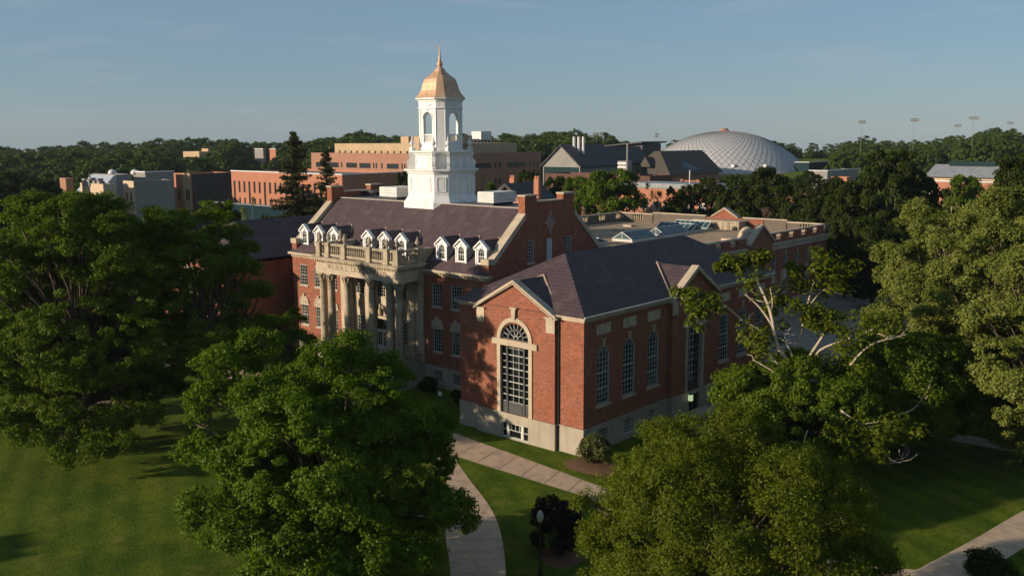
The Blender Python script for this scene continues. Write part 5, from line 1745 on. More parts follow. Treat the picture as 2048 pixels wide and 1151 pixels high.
    q = leaf_arrays(rng, C, Rr, 60, 0.34, 0.22, np.array([0, 0, 6.0]), 0.75, 0.5)
    mesh_obj('leaf_tuft', quads_mesh('leaf_tuft', q, M['leaf_locust']), o)
broken_tree()
# pale yellow-green trees on the right
yA = tree_meshes(51, 23.6, 7.4, 0.8, 'leaf_yellow', 80, 1500, 85, 0.225, 0.155, (0.45, 0.95), 0.34, 0.3, (0.11, 0.22), wood='bark', squash=1.1, core=0.3, power=2.5, twig=3, shell=420, sep=0.48)
yB = tree_meshes(52, 22.0, 7.0, 0.8, 'leaf_yellow', 66, 1150, 85, 0.225, 0.155, (0.45, 0.95), 0.3, 0.32, (0.11, 0.23), wood='bark', squash=1.1, core=0.3, power=2.5, twig=3, shell=320, sep=0.48)
place_tree('poplar_tree', yA, (26.1, 30.0, 0), 'tall pale yellow-green tree with open crown at the right edge')
place_tree('poplar_tree', yB, (18.4, 36.4, 0), 'pale yellow-green tree spreading over the parking lot, left of the taller one', rz=1.1)
place_tree('poplar_tree', yB, (30.9, 23.7, 0), 'half-seen yellow-green tree cut by the right edge', rz=2.6, sc=(1.0, 1.0, 0.9))
place_tree('oak_tree', tree_meshes(53, 12.0, 7.0, 0.8, 'leaf_oak', 44, 1000, 80, 0.25, 0.17, (0.45, 0.95), 0.4, 0.25, (0.15, 0.28)),
           (22.0, 19.0, 0), 'shaded bushy oak between the broken tree and the right lawn')
# bushes
def bush(seed, Ht, Rd, leaf, n=10, cl=120, per=50, L=0.22, W=0.12):
    return tree_meshes(seed, Ht, Rd, 0.15, leaf, n, cl, per, L, W, (0.25, 0.5), 0.07, 0.15, (0.3, 0.48), twig=12, flat=1.0)
o = place_tree('shrub', bush(61, 2.7, 1.5, 'shrub_leaf'), (2.2, -0.9, 0.1), 'grey-green spiky shrub in the mulch bed at the wing corner', cat='shrub')
place_tree('shrub', bush(62, 4.0, 1.7, 'leaf_purple', 14, 190), (10.6, -17.2, 0), 'dark purple-leaved bush behind the lamp post', cat='shrub')
place_tree('shrub', bush(63, 2.2, 1.6, 'leaf_dark', 10, 120), (34.6, -2.6, 0), 'small dark sapling beside the path at the lower right corner', cat='shrub')
place_tree('shrub', bush(64, 1.5, 1.0, 'leaf_dark', 8, 80), (-20.6, 5.2, 0), 'low dark shrub by the basement window near the wing', cat='shrub')
for i, (x, y) in enumerate(((-48.5, 5.6), (-52.2, 5.4), (-26.5, 5.9))):
    place_tree('shrub', bush(65 + i, 1.6, 1.1, 'leaf_dark', 8, 80), (x, y, 0), ('clipped low shrub under the left facade windows by the portico', 'low shrub at the far left corner of the main facade', 'low shrub right of the portico steps')[i], cat='shrub')

# out-of-frame trees behind the viewer's left: only their shadows reach the lawn
PR = dict(squash=0.8, flat=0.65)
PROTO = {
    'oak': tree_meshes(71, 20.6, 8, 1.0, 'leaf_dark', 46, 800, 50, 0.5, 0.34, (0.6, 1.25), 0.45, 0.25, (0.18, 0.34), twig=2, **PR),
    'oak2': tree_meshes(72, 20.6, 8, 0.8, 'leaf_dark', 50, 800, 50, 0.5, 0.34, (0.6, 1.25), 0.45, 0.25, (0.17, 0.32), twig=2, **PR),
    'bright': tree_meshes(73, 20.6, 8, 0.6, 'leaf_bright', 50, 950, 50, 0.5, 0.34, (0.6, 1.25), 0.45, 0.25, (0.18, 0.34), twig=2, **PR),
    'sparse': tree_meshes(74, 20, 7, 3.0, 'leaf_yellow', 26, 200, 34, 0.45, 0.26, (0.5, 1.0), 0.3, 0.25, (0.14, 0.26), wood='pale_bark', twig=6),
    'yellow': tree_meshes(75, 20.4, 8, 1.5, 'leaf_yellow', 46, 700, 50, 0.45, 0.3, (0.6, 1.1), 0.45, 0.25, (0.15, 0.28), wood='pale_bark', twig=3, **PR),
}
def conifer(seed, Ht, Rd, n=24):
    rng = np.random.default_rng(seed)
    t = MB()
    t.tube([(0, 0, -0.3), (0, 0, Ht * .5), (0, 0, Ht)], [0.34, 0.2, 0.02], 7)
    q = []
    for i in range(n):
        f = i / (n - 1)
        z = Ht * (0.06 + 0.93 * f)
        r = Rd * (1 - f) ** 0.8 + 0.3
        for k in range(8 if f < .8 else 6):
            if rng.random() < 0.15:
                continue
            a = rng.uniform(0, 2 * math.pi)
            rl = r * rng.uniform(0.55, 1.15)
            z = Ht * (0.05 + 0.93 * f) + rng.uniform(-0.3, 0.3)
            sag = -0.30 * rl * (1 - f) + 0.05
            e = np.array([math.cos(a) * rl, math.sin(a) * rl, z + sag + 0.12 * rl])
            m_ = np.array([math.cos(a) * rl * .5, math.sin(a) * rl * .5, z + sag * .7])
            s0 = np.array([0, 0, z])
            t.tube([tuple(s0), tuple(m_), tuple(e)], [0.06, 0.04, 0.015], 4)
            for u in np.linspace(0.25, 1.0, max(3, int(rl * 2.2))):
                p = (s0 * (1 - u) ** 2 + 2 * m_ * u * (1 - u) + e * u * u) + rng.normal(size=3) * 0.05
                q.append((p, 0.42 * (1.15 - .5 * u)))
    C = np.array([a for a, b in q])
    Rr = np.array([b for a, b in q])
    C[:, 2] -= 0.12
    lq = leaf_arrays(rng, C, Rr, 18, 0.55, 0.13, np.array([0, 0, Ht * .3]), 0.7, 0.2, 0.5)
    return t.mesh('trunk', M['bark'], True), quads_mesh('crown', lq, M['needle'])
CON = conifer(81, 22, 5.2, 36)

def px_tree(kind, px, py, hw, depth, label, name=None, group=None, rz=0.0):
    """tree whose top is seen at (px,py) and whose crown is hw pixels wide to each side, at that depth"""
    x, y, z = ground_at(px, depth)
    top = at(px, py, depth)[2]
    Ht = top - z
    if kind == 'conifer':
        ms, s = CON, (hw * depth / FPX / 5.2, Ht / 22)
    else:
        ms, s = PROTO[kind], (hw * depth / FPX / (7 if kind == 'sparse' else 8), Ht / 20)
    return place_tree(name or {'conifer': 'spruce_tree', 'sparse': 'thin_tree'}.get(kind, 'broadleaf_tree'), ms, (x, y, z - 0.1), label, group, rz, (s[0], s[0], s[1]))

MID = [
    ('conifer', 600, 262, 76, 176, 'tall dark spruce left of the cupola, the taller of two'),
    ('conifer', 661, 298, 62, 186, 'shorter spruce with bare tip right of the tall spruce'),
    ('oak', 812, 338, 24, 215, 'small dark tree just left of the cupola base'),
    ('bright', 986, 362, 18, 205, 'small bright green tree right of the cupola base'),
    ('oak2', 1058, 342, 40, 215, 'rounded dark tree before the long brown library building'),
    ('oak', 1112, 348, 30, 222, 'mid green tree left of the bright big tree, before the gabled hall'),
    ('bright', 1216, 336, 74, 205, 'big bright green tree right of the gable chimneys'),
    ('bright', 1158, 350, 40, 212, 'bright green tree touching the left of the big bright one'),
    ('sparse', 1300, 360, 26, 208, 'thin half-bare tree before the brick school building'),
    ('oak', 1358, 366, 36, 206, 'dark round tree right of the thin bare tree'),
    ('oak2', 1414, 356, 46, 206, 'dark tree behind the middle of the flat roof'),
    ('oak', 1466, 346, 44, 202, 'dark tree left of the dome drum, behind the roof screen'),
    ('oak2', 1530, 336, 60, 196, 'large dark oak below the dome'),
    ('oak', 1596, 362, 48, 190, 'dark oak right of the one below the dome'),
    ('oak2', 1642, 376, 50, 184, 'low dark oak behind the corner of the flat roof'),
    ('oak', 1700, 346, 58, 178, 'dark oak just right of the rear block corner'),
    ('oak2', 1772, 304, 82, 176, 'tallest dark oak on the right with pale dead limbs'),
    ('oak', 1842, 350, 52, 176, 'dark oak before the striped long roof'),
    ('bright', 1922, 348, 46, 190, 'mid green tree before the right end of the striped roof'),
    ('oak2', 2020, 312, 66, 160, 'dark broad oak at the right edge behind the yellow trees'),
    ('oak', 1745, 430, 64, 158, 'deeply shaded oak by the road beyond the parking lot'),
    ('oak2', 1838, 450, 60, 150, 'shaded oak behind the pale yellow tree'),
    ('oak', 1930, 440, 60, 150, 'shaded oak far right behind the tall yellow tree'),
    ('oak2', 1690, 470, 40, 168, 'low shaded tree at the foot of the rear block corner'),
    ('yellow', 1905, 386, 62, 122, 'pale yellow-green tree, the farthest of the yellow ones'),
    ('oak', 30, 340, 76, 236, 'dark wide tree at the left edge before the wood'),
    ('oak2', 100, 362, 60, 205, 'dark tree left of the brick pier of the grey building'),
    ('oak', -40, 372, 80, 180, 'dark tree cut by the left edge above the lawn oaks'),
    ('sparse', 505, 388, 24, 165, 'thin brownish tree before the teal roof'),
    ('oak2', 462, 404, 40, 150, 'low tree before the teal roof'),
    ('oak', 545, 425, 26, 150, 'dark tree at the foot of the tall spruce'),
    ('oak2', 645, 395, 44, 195, 'dark tree at the foot of the shorter spruce'),
    ('oak', 755, 372, 30, 225, 'dark tree behind the left chimney pair'),
    ('oak2', 180, 392, 50, 190, 'dark tree before the grey laboratory building'),
    ('oak2', 1604, 342, 34, 330, 'small tree at the right foot of the dome'),
    ('oak', 1660, 352, 36, 340, 'round tree before the low grey hall right of the dome'),
    ('bright', 330, 420, 50, 150, 'green tree before the black-fronted building'),
]
rr = random.Random(3)
for k, px, py, hw, d, lb in MID:
    px_tree(k, px, py, hw, d, lb, rz=rr.uniform(0, 6.28))

# trees outside the frame on the left whose shadows reach the lawn
for i, (x, y, sc) in enumerate(((-46, -90, 0.72), (-27, -86, 0.62))):
    place_tree('broadleaf_tree', PROTO['oak2'], (x, y, 0), 'tree outside the frame that throws its shadow on the left lawn', 'trees outside the frame', i * 1.3, (sc * .8, sc * .8, sc))

# ---- the wood on the left and the hills: nearest trees one by one, the far ridge as one mass
FARP = [tree_meshes(90 + i, 20, 8.5, 1.5, 'leaf_far', 20, 130, 34, 1.15, 0.85, (1.0, 2.0), 0.4, 0.2, (0.24, 0.42), twig=0) for i in range(3)]
def horizon(px):
    return 281.0 - 9.3 * px / 2048
SKY = [(-300, 296), (0, 292), (100, 293), (200, 288), (300, 284), (380, 280), (430, 283), (480, 277), (550, 285), (640, 275), (740, 264), (775, 272), (860, 274), (920, 272),
       (970, 268), (1000, 266), (1040, 271), (1080, 262), (1120, 260), (1180, 268), (1300, 290), (1560, 286), (1620, 287), (1650, 286), (1700, 280), (1750, 277), (1830, 279),
       (1900, 270), (1960, 262), (1990, 258), (2048, 270), (2300, 272)]
def skyline(px):
    return float(np.interp(px, [a for a, b in SKY], [b for a, b in SKY]))
def far_tree(px, depth, py, k, sx=None):
    x, y, z = ground_at(px, depth)
    top = CAM[2] - (py - horizon(px)) * depth / FPX
    Ht = min(max(8.0, top - z), 27.0)
    zz = top - Ht
    w_ = sx or Ht / 20 * rr.uniform(0.85, 1.2)
    return (x, y, min(z, zz) - 0.2, w_, (top - min(z, zz)) / 20)
n_ = 0
for i in range(150):
    px = rr.uniform(-150, 860) if i < 105 else rr.uniform(1560, 2200)
    depth = rr.uniform(330, 470) if i < 105 else rr.uniform(545, 640)
    sk = skyline(px)
    py = sk + (480 - depth) / 150 * 44 + rr.uniform(-3, 10) if i < 105 else sk + rr.uniform(4, 34) * (1 if px > 1680 else 0.6)
    if 350 < px < 465: py = max(py, 313)
    if 490 < px < 585: py = max(py, 322)
    if 1500 < px < 1650: py = max(py, 350)
    if i < 105 and px > 425:
        depth = rr.uniform(500, 570)
        py = sk + rr.uniform(5, 26)
        if 490 < px < 585: py = max(py, 322)
    x, y, z, s, h = far_tree(px, depth, py, 0)
    place_tree('woodland_tree', FARP[i % 3], (x, y, z), 'leafy tree in the dense wood behind the left campus buildings' if i < 105 else 'leafy tree of the wood on the right below the floodlights',
               'trees of the wood on the left' if i < 105 else 'trees of the wood on the right', rr.uniform(0, 6.28), (s, s, h))
qs = []
FQ = []
for tm, cm in FARP:
    a = np.empty(len(cm.vertices) * 3, np.float32)
    cm.vertices.foreach_get('co', a)
    FQ.append(a.reshape(-1, 4, 3))
for i in range(760):
    px = rr.uniform(-350, 2350)
    if i < 260:
        depth, py = rr.uniform(640, 720), skyline(px) + rr.uniform(-2.5, 3.5)
        if rr.random() < 0.2: py -= rr.uniform(2, 8)
    else:
        depth = rr.uniform(470, 660)
        py = skyline(px) + (665 - depth) / 195 * 16 + rr.uniform(0, 7)
        if 350 < px < 465: py = max(py, 312)
        if 490 < px < 585: py = max(py, 318)
        if 1180 < px < 1560: py = max(py, 352)
        elif 1560 <= px < 1655:
            depth = rr.uniform(640, 690)
            py = skyline(px) + rr.uniform(0, 16)
    x, y, z, s, h = far_tree(px, depth, py, 0)
    q = FQ[i % 3].copy()
    if depth > 560:
        q = q[::2]
    a = rr.uniform(0, 6.28)
    ca, sa = math.cos(a), math.sin(a)
    Rz = np.array([[ca, sa, 0], [-sa, ca, 0], [0, 0, 1]])
    q = (q @ Rz) * np.array([s, s, h]) + np.array([x, y, z])
    qs.append(q)
wood = bpy.data.objects.new('distant_wood', quads_mesh('distant_wood', np.concatenate(qs), M['leaf_far']))
COL.objects.link(wood)
tag(wood, 'dark green wood covering the far ridge along the horizon', 'wood', kind='stuff')

# ================================================================== CAMPUS BUILDINGS BEHIND
def proj_px(x, y, z):
    v = np.array([x, y, z]) - CAM
    return 1024 + FPX * (v @ RT) / (v @ FW)

def grid_corner(px, py, depth, pxl=None, pxr=None):
    """near corner of a building on the campus grid: (x, y, ztop, width to the left, length to the back)"""
    p = at(px, py, depth)
    wd = ln = 0.0
    if pxl is not None:
        a, b = 0.0, 400.0
        for _ in range(50):
            m_ = (a + b) / 2
            if proj_px(p[0] - m_, p[1], p[2]) > pxl: a = m_
            else: b = m_
        wd = a
    if pxr is not None:
        a, b = 0.0, 600.0
        for _ in range(50):
            m_ = (a + b) / 2
            if proj_px(p[0], p[1] + m_, p[2]) < pxr: a = m_
            else: b = m_
        ln = a
    return float(p[0]), float(p[1]), float(p[2]), wd, ln

WINMESH = {}
def win_part(root, F, u0, u1, z0, z1, mat='bg_glass', fr=None, proud=0.05):
    m_ = MB()
    m_.fbox(F, u0, u1, z0, z1, -0.2, proud)
    o = part(m_, 'window', M[mat], root)
    if fr:
        f_ = MB()
        for i in range(fr[0] + 1):
            u = u0 + (u1 - u0) * i / fr[0]
            f_.fbox(F, u - 0.09, u + 0.09, z0 - 0.09, z1 + 0.09, proud, proud + 0.08)
        for j in range(fr[1] + 1):
            z = z0 + (z1 - z0) * j / fr[1]
            f_.fbox(F, u0, u1, z - 0.09, z + 0.09, proud - 0.005, proud + 0.075)
        part(f_, 'frame', M['bg_white'], o)
    return o

def block(name, label, px, py, depth, pxl, pxr, mat, zdown=26, roofmat='grey_deck', cat='building', par=0.9, trim=None):
    x, y, zt, wd, ln = grid_corner(px, py, depth, pxl, pxr)
    zb = terrain(x, y) - 1.5
    zb = min(zb, zt - 4)
    r = tag(empty(name, (x, y, zb)), label, cat)
    H = zt - zb
    b = MB()
    b.box(-wd, 0, 0, 0, ln, H - par)
    b.box(-wd, 0, H - par, 0, 0.4, H)
    b.box(-wd, ln - 0.4, H - par, 0, ln, H)
    b.box(-wd, 0.4, H - par, -wd + 0.4, ln - 0.4, H)
    b.box(-0.4, 0.4, H - par, 0, ln - 0.4, H)
    part(b, 'wall', M[mat], r)
    t = MB()
    t.box(-wd + 0.41, 0.41, H - par + 0.003, -0.41, ln - 0.41, H - par + 0.08)
    part(t, 'roof', M[roofmat], r)
    if trim:
        t = MB()
        t.box(-wd - 0.15, -0.15, H, 0.15, 0.55, H + 0.35)
        t.box(-0.55, 0.55, H, 0.15, ln + 0.15, H + 0.35)
        part(t, 'roof_edge', M[trim], r)
    return r, wd, ln, H

# brick building with tall slit windows, and its dark recessed part
r, wd, ln, H = block('classroom_building', 'orange brick classroom block with tall slit windows left of the spruces', 684, 350, 300, 462, 838, 'bg_brick', trim='bg_white')
FB = frame_y(0.0)
k = 20
for i in range(k):
    u = -wd + wd * (i + 0.6) / (k + 0.2)
    tall = i in (0, 3, 6, 10, 13, 17)
    win_part(r, FB, u - 0.55, u + 0.55, H - 7.4 - (6.5 if tall else 0), H - 3.4)
    if not tall:
        win_part(r, FB, u - 0.5, u + 0.5, H - 14.0, H - 9.4)
FR = frame_x(0.0)
for i in range(7):
    u = ln * (i + 0.5) / 7
    win_part(r, FR, u - 0.8, u + 0.8, H - 9.4, H - 6.4)
r, wd, ln, H = block('classroom_building', 'brick and tan end block with a black glazed side left of the slit-window block', 380, 347, 292, 346, 461, 'bg_brick')
b = MB()
b.box(0.003, 0.6, 0, 0.5, ln - 0.3, H - 0.2)
part(b, 'black_panel', M['bg_black'], r)
b = MB()
b.fbox(FB, -wd * 0.42, -0.02, 0, H + 0.01, 0.003, 0.25)
part(b, 'tan_pier', M['bg_tan'], r)
for u in (-wd * 0.72, -wd * 0.2, -wd * 0.08):
    win_part(r, FB, u - 0.45, u + 0.45, H - 8.5, H - 5.0, proud=0.3)
for i in range(6):
    u = ln * (i + 0.5) / 6
    win_part(r, frame_x(0.5), u - 0.5, u + 0.5, H - 14, H - 6, 'bg_glass')

# grey laboratory block with glasshouse roof
r, wd, ln, H = block('laboratory_building', 'pale grey laboratory with a stepped tan front and roof domes', 290, 345, 285, 268, 347, 'bg_grey', trim='bg_white')
r, wd, ln, H = block('laboratory_building', 'low tan front block below the grey laboratory', 268, 362, 268, 247, 345, 'bg_grey')  # shade on the side wall put into its grey colour
b = MB()
b.fbox(frame_y(0.0), -wd + 0.01, -0.01, 0, H - 0.02, 0.003, 0.2)
part(b, 'sunlit_tan_front', M['bg_cream'], r)  # sheet with the sunlit tan of the front; the side keeps its painted shade
for u in (-wd * 0.7, -wd * 0.3):
    win_part(r, FB, u - 0.4, u + 0.4, H - 5.6, H - 3.4, proud=0.25)
r, wd, ln, H = block('greenhouse', 'sloped glass greenhouse beside the grey laboratory', 232, 349, 280, 186, 262, 'bg_grey', cat='greenhouse')
g = MB()
g.prism(frame_x(0.02), [(-7.0, H - 6.5), (0.0, H - 6.5), (0.0, H - 0.2), (-0.6, H - 0.2)], -wd, -0.02)
part(g, 'glass_slope', plain('greenhouse_glass', (0.38, 0.42, 0.44), 0.2, 0, 0.6), r)
r, wd, ln, H = block('low_building', 'low tan block with roof machinery before the greenhouse', 206, 368, 262, 160, 232, 'bg_cream')
mm = MB()
rr2 = random.Random(9)
for i in range(7):
    x, y = -wd * rr2.uniform(0.1, 0.9), ln * rr2.uniform(0.1, 0.7)
    mm.box(x - 0.8, y - 0.8, H - 0.8, x + 0.8, y + 0.8, H + rr2.uniform(0.6, 1.8))
mm.tube([(-wd * .85, 2, H - .8), (-wd * .85, 2, H + 2.6)], [0.2, 0.2], 8)
part(mm, 'roof_machine', M['bg_grey'], r)
r, wd, ln, H = block('brick_pier', 'square brick pier at the left of the tan block', 131, 356, 265, 119, 146, 'bg_brick2')
for px_, lb in ((225, 'white satellite dome on the greenhouse roof edge'), (270, 'white satellite dome on the laboratory roof')):
    p = at(px_, 347, 290)
    o = tag(empty('satellite_dome', (float(p[0]), float(p[1]), float(p[2]) - 1)), lb, 'dome')
    m_ = MB()
    m_.lathe(0, 0, [(0.5, -1.0), (0.5, 0.5), (1.2, 0.8), (1.3, 1.3), (1.0, 1.9), (0.5, 2.25), (0.05, 2.35)], 12)
    part(m_, 'shell', M['bg_white'], o, True)

# long library building behind the cupola
r, wd, ln, H = block('research_library', 'long brown brick building with a concrete top storey behind the cupola', 878, 308, 330, 622, 1082, 'bg_brick2')
b = MB()
b.box(-wd + 9, 5, H - 0.8, -5, ln - 9, H + 3.6)
ob = part(b, 'top_storey', M['bg_tan'], r)
b = MB()
for i in range(16):
    u = -wd + 10 + (wd - 16) * i / 16
    b.prism(frame_y(5.0), [(u, H), (u + 2.3, H), (u + 2.3, H + 0.9), (u, H + 1.1)], 0.01, 0.6)
part(b, 'concrete_fin', M['bg_tan'], ob)
rr2 = random.Random(4)
zrow = H - 5.6
u = -wd + 3
while u < -3:
    if rr2.random() < 0.25:
        win_part(r, FB, u, u + 6.5, zrow, zrow + 1.9, 'bg_glass'); u += 8
    else:
        for k in range(rr2.choice((1, 2, 3))):
            win_part(r, FB, u, u + 0.75, zrow, zrow + 2.0); u += 1.5
        u += 1.7
u = 3
while u < ln - 4:
    if rr2.random() < 0.3:
        win_part(r, FR, u, u + 11, zrow, zrow + 1.9); win_part(r, FR, u, u + 9, zrow - 12, zrow - 10.2); u += 13
    else:
        for k in range(rr2.choice((1, 2, 3))):
            win_part(r, FR, u, u + 1.1, zrow, zrow + 2.0)
            win_part(r, FR, u, u + 1.1, zrow - 6, zrow - 4.0); u += 2.2
        u += 2.6
b = MB()
for (x0_, x1_, y0_, hh) in ((-wd * 0.48, -wd * 0.42, 14, 3.0), (-wd * 0.38, -wd * 0.22, 14, 3.0), (-wd * 0.16, -wd * 0.04, 12, 3.2)):
    b.box(x0_, y0_, H + 3.2, x1_, y0_ + 8, H + 3.2 + hh)
part(b, 'roof_plant', M['bg_tan'], r)
# brick penthouse and white box seen over it
r, wd, ln, H = block('brick_hall', 'small brick hall with white piers beyond the long brown building', 930, 278, 420, 896, 985, 'bg_brick', par=0.5)
b = MB()
for i in range(8):
    u = ln * (i + 0.3) / 8
    b.fbox(FR, u - 0.3, u + 0.3, H - 3.4, H + 0.2, 0.003, 0.4)
part(b, 'white_pier', M['bg_white'], r)
b = MB()
b.box(-4.6, 9, H - 0.4, 1.4, 16, H + 3.4)
part(b, 'roof_tank', M['bg_white'], r)

# far dormitory towers on the left
for (px, py, d, pl, pr, lb, mt) in ((526, 298, 620, 509, 531, 'white-topped brick tower far left, the left of two', 'bg_grey'), (551, 298, 610, 539, 566, 'taller looking orange brick tower far left, the right of two', 'bg_brick')):
    r, wd, ln, H = block('dormitory_tower', lb, px, py, d, pl, pr, mt, trim='bg_white')
for (px, py, d, pl, pr, lb) in ((398, 303, 600, 366, 420, 'far cream dormitory roof among the trees, lowest of three'), (416, 297, 605, 403, 434, 'far cream dormitory with a chimney among the trees, middle of three'), (440, 299, 610, 424, 450, 'far cream dormitory among the trees, right of three')):
    block('dormitory', lb, px, py, d, pl, pr, 'bg_tan')
block('small_house', 'tiny white house in the far wood on the left', 243, 311, 520, 238, 247, 'bg_white')

# gabled chemistry hall
def gable_hall(name, label, px, py_eave, depth, pxl, pxr, rise, wallm, roofm, ext=0.8):
    x, y, zt, wd, ln = grid_corner(px, py_eave, depth, pxl, pxr)
    zb = min(terrain(x, y) - 1.5, zt - 5)
    r = tag(empty(name, (x, y, zb)), label, 'building')
    H = zt - zb
    b = MB()
    b.prism(frame_y(0.0), [(-wd, 0), (0, 0), (0, H), (-wd / 2, H + rise), (-wd, H)], -ln, 0.0)
    part(b, 'wall', M[wallm], r)
    t = MB()
    for sg in (0, 1):
        xo = 0.0 + ext if sg else -wd - ext
        dz = -rise * ext / (wd / 2)
        P = [(-wd / 2, H + rise + 0.05), (xo, H + dz + 0.05), (xo, H + dz + 0.55), (-wd / 2, H + rise + 0.55)]
        t.prism(frame_y(0.0), P if sg else P[::-1], -ln - ext, ext)
    part(t, 'roof', M[roofm], r)
    return r, wd, ln, H
r, wd, ln, H = gable_hall('gabled_hall', 'dark-roofed gabled hall with three white vent stacks', 1160, 332, 330, 1086, 1238, 7.0, 'bg_grey', 'bg_roof')
for i in range(3):
    s_ = MB()
    s_.tube([(-wd * .42 + i * 1.5, ln * 0.24 + i * 0.8, H + 4), (-wd * .42 + i * 1.5, ln * 0.24 + i * 0.8, H + 10.2)], [0.5, 0.5], 10)
    part(s_, 'vent_stack', M['bg_white'], r)
b = MB()
b.fbox(FB, -wd + 0.5, -0.5, 0, H - 0.5, 0.003, 0.12)
part(b, 'cladding_panel', M['bg_teal'], r)
r, wd, ln, H = gable_hall('gabled_hall', 'second dark gabled hall right of the white vent stacks', 1222, 326, 385, 1182, 1296, 6.0, 'bg_tan', 'bg_roof')
r, wd, ln, H = block('stair_tower', 'pale louvred stair tower with a tall pole before the dark halls', 1252, 322, 300, 1236, 1264, 'bg_grey', cat='tower')
b = MB()
for i in range(6):
    b.box(-wd - 0.1, -0.12, H - 1.0 - i * 1.2, 0.1, 0.0, H - 0.45 - i * 1.2)
part(b, 'louvre', M['bg_white'], r)
b = MB()
b.tube([(0.9, -0.6, 0), (0.9, -0.6, H + 5.5)], [0.35, 0.3], 8)
part(b, 'pole', M['bg_grey'], r)
r, wd, ln, H = block('link_building', 'low dark brick link with ribbon windows below the gabled halls', 1300, 352, 290, 1090, 1345, 'bg_maroon')
for i in range(10):
    u = -wd + wd * (i + 0.3) / 10
    win_part(r, FB, u, u + wd * .06, H - 3.4, H - 1.4)
# stadium with a raking dark roof
x, y, zt, wd, ln = grid_corner(1285, 284, 470, 1172, 1322)
r = tag(empty('stadium', (x, y, zt - 16)), 'wide dark raking stadium roof left of the dome', 'stadium')
b = MB()
b.prism(frame_y(0.0), [(-wd, 0), (0, 0), (0, 15.2), (-wd, 12.2)], -ln, 0)
part(b, 'wall', M['bg_black'], r)
b = MB()
b.prism(frame_y(0.0), [(-wd - 2, 12.4), (1.5, 15.6), (1.5, 16.3), (-wd - 2, 13.1)], -ln - 3, 3)
part(b, 'roof', M['bg_roof'], r)
# hipped brown-roofed hall
x, y, zt, wd, ln = grid_corner(1338, 350, 385, 1262, 1438)
zb = terrain(x, y) - 1
r = tag(empty('hipped_hall', (x, y, zb)), 'broad brown hipped-roof hall with a blue skylight before the dome', 'building')
H = max(4.0, zt - zb)
b = MB()
b.box(-wd, 0, 0, 0, ln, H)
part(b, 'wall', M['bg_brick2'], r)
b = MB()
rh = 9.6
ins = wd * 0.42
V = [(-wd - 1.5, -1.5, H), (1.5, -1.5, H), (1.5, ln + 1.5, H), (-wd - 1.5, ln + 1.5, H), (-wd * .55, ins * .6, H + rh), (-wd * .40, ins * .6, H + rh), (-wd * .40, ln - ins * .3, H + rh), (-wd * .55, ln - ins * .3, H + rh)]
b.add(V, [(0, 1, 5, 4), (1, 2, 6, 5), (2, 3, 7, 6), (3, 0, 4, 7), (4, 5, 6, 7), (3, 2, 1, 0)])
rfo = part(b, 'roof', M['bg_brown'], r)
b = MB()
b.prism(frame_y(-1.8), [(-wd * .72, H + 3.2), (-wd * .42, H + 3.2), (-wd * .57, H + 7.4)], -8, 0)
part(b, 'roof_gable', M['bg_brown'], rfo)
b = MB()
nx, nz = rh, (1.5 + wd * .40)
l_ = math.hypot(nx, nz)
def on_slope(u, t, off=0.15):
    return (1.5 - t * (1.5 + wd * .40) + off * nx / l_, u, H + t * rh + off * nz / l_)
b.add([on_slope(ln * .30, .30), on_slope(ln * .46, .12), on_slope(ln * .58, .2), on_slope(ln * .40, .55)], [(0, 1, 2, 3)])
part(b, 'skylight', M['sky_glass'], rfo, fix=False)

# the dome
p = at(1446, 350, 560)
dz0 = float(p[2])
zb = terrain(p[0], p[1]) - 1
r = tag(empty('domed_arena', (float(p[0]), float(p[1]), zb)), 'huge silver panelled dome of an arena on the horizon', 'arena')
Rb, Hd = 51.0, 26.0
Rs = (Rb * Rb + Hd * Hd) / (2 * Hd)
h0 = dz0 - zb
th0 = math.asin(Rb / Rs)
prof = [(Rs * math.sin(th0 * (1 - i / 16)), h0 + Rs * math.cos(th0 * (1 - i / 16)) - (Rs - Hd)) for i in range(17)]
b = MB()
b.lathe(0, 0, [(max(a, 0.05), z) for a, z in prof], 72)
shell = part(b, 'dome_shell', M['dome_panel'], r, True)
b = MB()
ns = 72
for s_ in (-1, 1):
    for k in range(ns):
        pts = []
        for i in range(26):
            t = i / 26 * 0.93
            th = th0 * (1 - t)
            a = 2 * math.pi * k / ns + s_ * 1.35 * (-math.log(max(1 - t, 0.05))) * 0.55
            pts.append(((Rs + 0.1) * math.sin(th) * math.cos(a), (Rs + 0.1) * math.sin(th) * math.sin(a), h0 + (Rs + 0.1) * math.cos(th) - (Rs - Hd)))
        b.tube(pts, [0.065] * len(pts), 4)
part(b, 'dome_rib', M['dome_seam'], shell)
b = MB()
b.lathe(0, 0, [(Rb + 1.0, -0.5), (Rb + 1.0, h0 - 1.5), (Rb + 2.2, h0 - 1.2), (Rb + 2.2, h0 + 0.3), (Rb - 0.5, h0 + 0.6)], 72)
part(b, 'drum', M['bg_tan'], r)
b = MB()
b.lathe(0, 0, [(3.0, h0 + Hd - 0.6), (3.0, h0 + Hd + 0.5), (2.0, h0 + Hd + 0.6), (2.0, h0 + Hd + 1.4), (0.1, h0 + Hd + 1.5)], 12)
part(b, 'dome_cap', M['bg_brick2'], r)
for a_ in (-1.9, -1.45, -0.95, -0.55):
    b = MB()
    th = th0 * 0.86
    c = ((Rs) * math.sin(th) * math.cos(a_), (Rs) * math.sin(th) * math.sin(a_), h0 + Rs * math.cos(th) - (Rs - Hd))
    b.box(c[0] - 0.9, c[1] - 0.9, c[2] - 0.4, c[0] + 0.9, c[1] + 0.9, c[2] + 1.0)
    part(b, 'dome_hatch', M['bg_white'], r)

